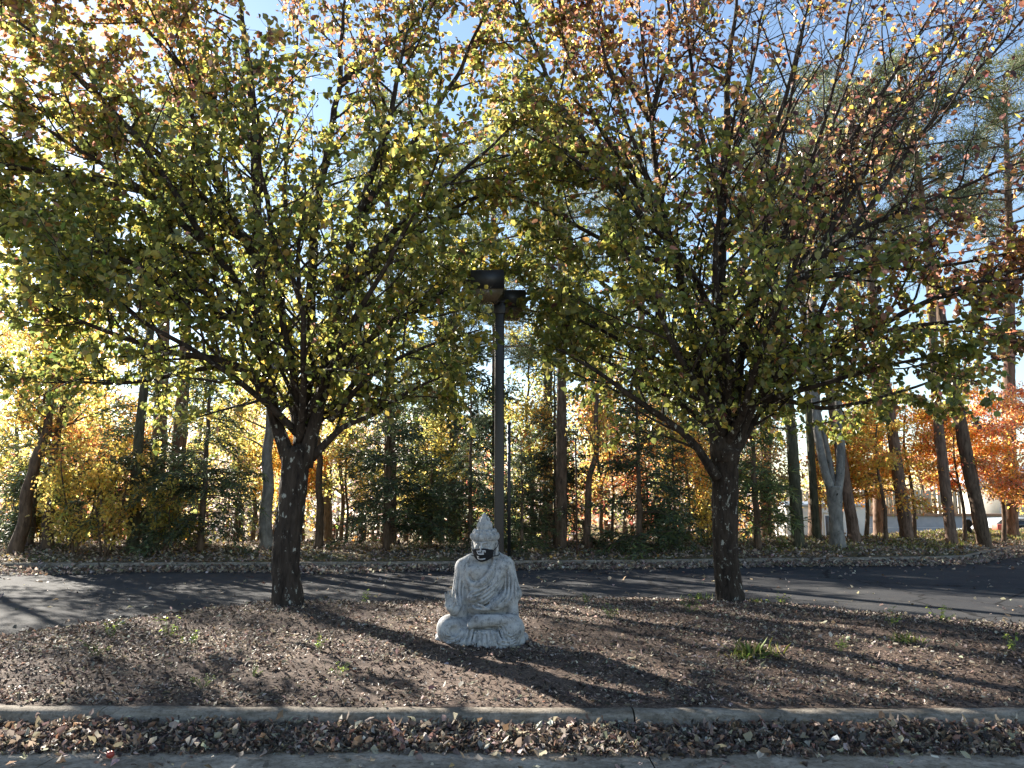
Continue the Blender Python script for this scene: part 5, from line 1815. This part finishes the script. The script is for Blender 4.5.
# gutter drift: thick against the kerb
n = 30000
x = r.uniform(-6.5, 6.8, n)
f = r.random(n) ** 1.15
wd = 0.40 + 0.10 * vnoise(np.stack([x * 1.1, 0 * x, 0 * x], -1), 14) + 0.06 * vnoise(np.stack([x * 4, 0 * x, 0 * x], -1), 15)
y = kerb_y(x) - 0.005 - f * wd
hgt = (0.085 + 0.03 * vnoise(np.stack([x * 2.5, y * 3, 0 * x], -1), 16)) * (1 - f) ** 0.7
z = 0.01 + r.random(n) ** 0.6 * np.clip(hgt, 0.004, 0.2)
scatter('gutter_leaves', 'drift of dry brown leaves in the gutter', np.stack([x, y], -1), z, np.clip(r.lognormal(-3.42, 0.4, n), 0.014, 0.07), 0.55, LIT, [4, 3, 1.6, 5, 1.0, 2.6, 7, 0.7], 33, 0.004, (0.3, 0.8))
# loose leaves on the concrete and on the asphalt
n = 500
x = r.uniform(-6, 6, n); y = kerb_y(x) - 0.4 - r.random(n) ** 1.5 * 0.9
scatter('loose_gutter_leaves', 'loose leaves on the concrete', np.stack([x, y], -1), 0 * x + 0.012, r.uniform(0.025, 0.07, n), 0.3, LIT, LITW, 34)
n = 2400
x = r.uniform(-16, 18, n); y = island_back(np.clip(x, -10, 11)) + 0.1 + r.random(n) * (far_edge(x) - island_back(np.clip(x, -10, 11)) - 0.2)
k = r.random(n) < 0.35 + 0.4 * np.abs((y - 14.5) / 3.5) ** 2
scatter('road_leaves', 'scattered leaves on the asphalt', np.stack([x, y], -1)[k], 0 * x[k] + 0.002, r.uniform(0.03, 0.10, k.sum()), 0.25, LIT + [(0.42, 0.33, 0.22)], LITW + [3], 35)
n = 16000
x = r.uniform(-20, 22, n); f = r.random(n) ** 1.6
y = far_edge(x) - 0.01 - f * (1.1 + 0.5 * vnoise(np.stack([x * 0.5, 0 * x, 0 * x], -1), 18))
scatter('far_gutter_leaves', 'band of leaves before the far kerb', np.stack([x, y], -1), 0.01 + 0.05 * (1 - f) * r.random(n), r.uniform(0.05, 0.11, n), 0.5, LIT, LITW, 36)
n = 30000
x = r.uniform(-20, 22, n); f = r.random(n)
y = far_edge(x) + 0.2 + f ** 1.2 * 6
scatter('verge_leaves', 'leaf litter on the far verge', np.stack([x, y], -1), verge_z(x, y), r.uniform(0.05, 0.11, n), 0.5, LIT + [(0.34, 0.22, 0.07)], LITW + [2], 37)
# grass on the far verge, thicker at the right
n = 22000
x = r.uniform(-12, 20, n); y = far_edge(x) + 0.9 + r.random(n) ** 1.2 * 4.0
k = r.random(n) < np.clip(0.02 + 0.6 * (x - 5) / 8 + 0.3 * vnoise(np.stack([x * 0.7, y * 0.7, 0 * x], -1), 19), 0.03, 0.9)
x, y = x[k], y[k]; n = len(x)
d = np.stack([r.normal(size=n) * 0.35, r.normal(size=n) * 0.35, np.ones(n)], -1)
tag(link('verge_grass', leaf_mesh(np.stack([x, y, verge_z(x, y) - 0.01], -1), d, rand_dir(r, n), r.uniform(0.06, 0.17, n), r.uniform(0.012, 0.022, n), palette(r, n, [(0.17, 0.18, 0.06), (0.26, 0.25, 0.09), (0.38, 0.33, 0.15), (0.13, 0.15, 0.05)]), curl=r.uniform(0, 0.6, n)), M_grass), kind='stuff')

# ------------------------------------------------------------------ small weeds on the island
def weed(px, py, Y, kind, label, seed, s=1.0):
    r = np.random.default_rng(seed)
    Y = ground_seen(px, py, Y)
    p = ipos(px, py, Y)
    o = empty('grass_tuft' if kind == 'grass' else 'weed', p, label, 'grass tuft' if kind == 'grass' else 'weed', 'small green weeds on the mulch')
    if kind == 'grass':
        n = 110
        d = rand_dir(r, n) * 0.75 + np.array([0, 0, 0.9])
        q = r.normal(size=(n, 3)) * np.array([0.09, 0.06, 0]) * s
        link('blades', leaf_mesh(q, d, rand_dir(r, n), r.uniform(0.03, 0.12, n) * s, r.uniform(0.003, 0.0055, n), palette(r, n, [(0.16, 0.21, 0.06), (0.26, 0.28, 0.09), (0.12, 0.16, 0.05), (0.34, 0.30, 0.14)]), curl=r.uniform(0.2, 0.9, n)), M_grass, o)
    else:
        m = MB(); lv = Leaves()
        for k in range(5):
            e = r.normal(size=3) * np.array([0.05, 0.05, 0]) * s
            h = r.uniform(0.07, 0.17) * s
            pts = np.array([e * 0.3, e * 0.7 + [0, 0, h * 0.6], e * 1.2 + [0, 0, h]])
            m.tube(pts, [0.003, 0.0025, 0.002], 4, False)
            nn = 7
            t_ = r.uniform(0.3, 1, nn)[:, None]
            lv.add(pts[0] * (1 - t_) + pts[2] * t_, rand_dir(r, nn) * [1, 1, 0.3], np.array([[0, 0, 1.0]]) + rand_dir(r, nn) * 0.5, r.uniform(0.02, 0.042, nn) * s, r.uniform(0.014, 0.028, nn) * s, palette(r, nn, [(0.14, 0.19, 0.04), (0.24, 0.28, 0.05), (0.10, 0.14, 0.035)]))
        m.build('stem', M_grass_stem, o)
        link('foliage', lv.mesh(0.1, 0.2), M_leaf, o)
    return o


M_grass_stem = simple_material('green_stem', (0.08, 0.11, 0.03), (0.12, 0.15, 0.05), 20)
for i, (px, py, Y, kind, lab, s) in enumerate([
    (168, 637, 8.6, 'weed', 'bright weed standing lit on the left pale litter', 1.2),
    (192, 646, 8.2, 'weed', 'brightest yellow green seedling left of the left pear trunk', 1.0),
    (110, 637, 8.7, 'weed', 'pale weed on the litter far left of the left pear trunk', 1.1),
    (97, 656, 7.8, 'weed', 'small weed in shade at the far left of the mulch', 0.9),
    (205, 688, 6.3, 'weed', 'small weed near the kerb below the left pear tree', 0.8),
    (338, 676, 6.7, 'weed', 'small weed midway between left pear trunk and kerb', 0.8),
    (253, 677, 6.7, 'weed', 'tiny pale weed below the left pear trunk', 0.6),
    (318, 650, 7.7, 'weed', 'grey green weed right of the left pear trunk shadow', 0.9),
    (364, 596, 11.0, 'weed', 'weed on the back edge of the island right of the left pear', 1.4),
    (700, 597, 10.6, 'grass', 'lush green tuft touching the left side of the right pear trunk', 1.3),
    (690, 612, 9.6, 'weed', 'low leafy weed in front of the lush tuft', 1.2),
    (778, 600, 10.4, 'weed', 'upright green weed right of the right pear trunk', 1.5),
    (755, 602, 10.3, 'grass', 'dry pale grass tuft touching the right side of the right pear trunk', 0.9),
    (756, 655, 7.9, 'grass', 'spreading grass tuft in the middle of the right mulch', 1.2),
    (744, 658, 7.75, 'grass', 'thin grass tuft left beside the spreading one', 0.8),
    (613, 618, 9.2, 'weed', 'low weed between the statue and the right pear trunk', 1.1),
    (585, 604, 10.2, 'weed', 'weed at the back edge right of the statue', 1.2),
    (940, 622, 9.5, 'weed', 'upright weed by the road edge at the right', 1.3),
    (892, 626, 9.0, 'weed', 'small weed in deep shade at the right', 1.1),
    (905, 642, 8.3, 'grass', 'flat grass tuft in the shade at the right', 0.8),
    (1014, 652, 8.0, 'weed', 'weed at the right picture edge of the mulch', 1.1),
    (840, 651, 8.0, 'weed', 'reddish orange weed on the right mulch', 0.9),
]):
    weed(px, py, Y, kind, lab, 600 + i, s)

# red round fruit in the gutter
p = P(110, 759, kerb_y(-2.4) - 0.49); p[2] = 0.014
fr = empty('red_fruit', p, 'small round red fruit lying in the gutter', 'fruit')
b = _bm.new(); _bm.ops.create_uvsphere(b, u_segments=24, v_segments=16, radius=0.023)
for v_ in b.verts:
    h = math.hypot(v_.co.x, v_.co.y)
    if v_.co.z > 0: v_.co.z -= 0.007 * math.exp(-(h / 0.008) ** 2)
    v_.co.z = v_.co.z * 0.95 + 0.0215
for f_ in b.faces: f_.smooth = True
me = bpy.data.meshes.new('flesh'); b.to_mesh(me); b.free()
link('flesh', me, simple_material('red_skin', (0.30, 0.03, 0.02), (0.42, 0.07, 0.04), 60, 0.4, 0.5, 0.05), fr)
m = MB(); m.tube([(0, 0, 0.035), (0.002, 0, 0.045), (0.006, 0, 0.052)], 0.0015, 5); m.build('stalk', M_bark_brown, fr)
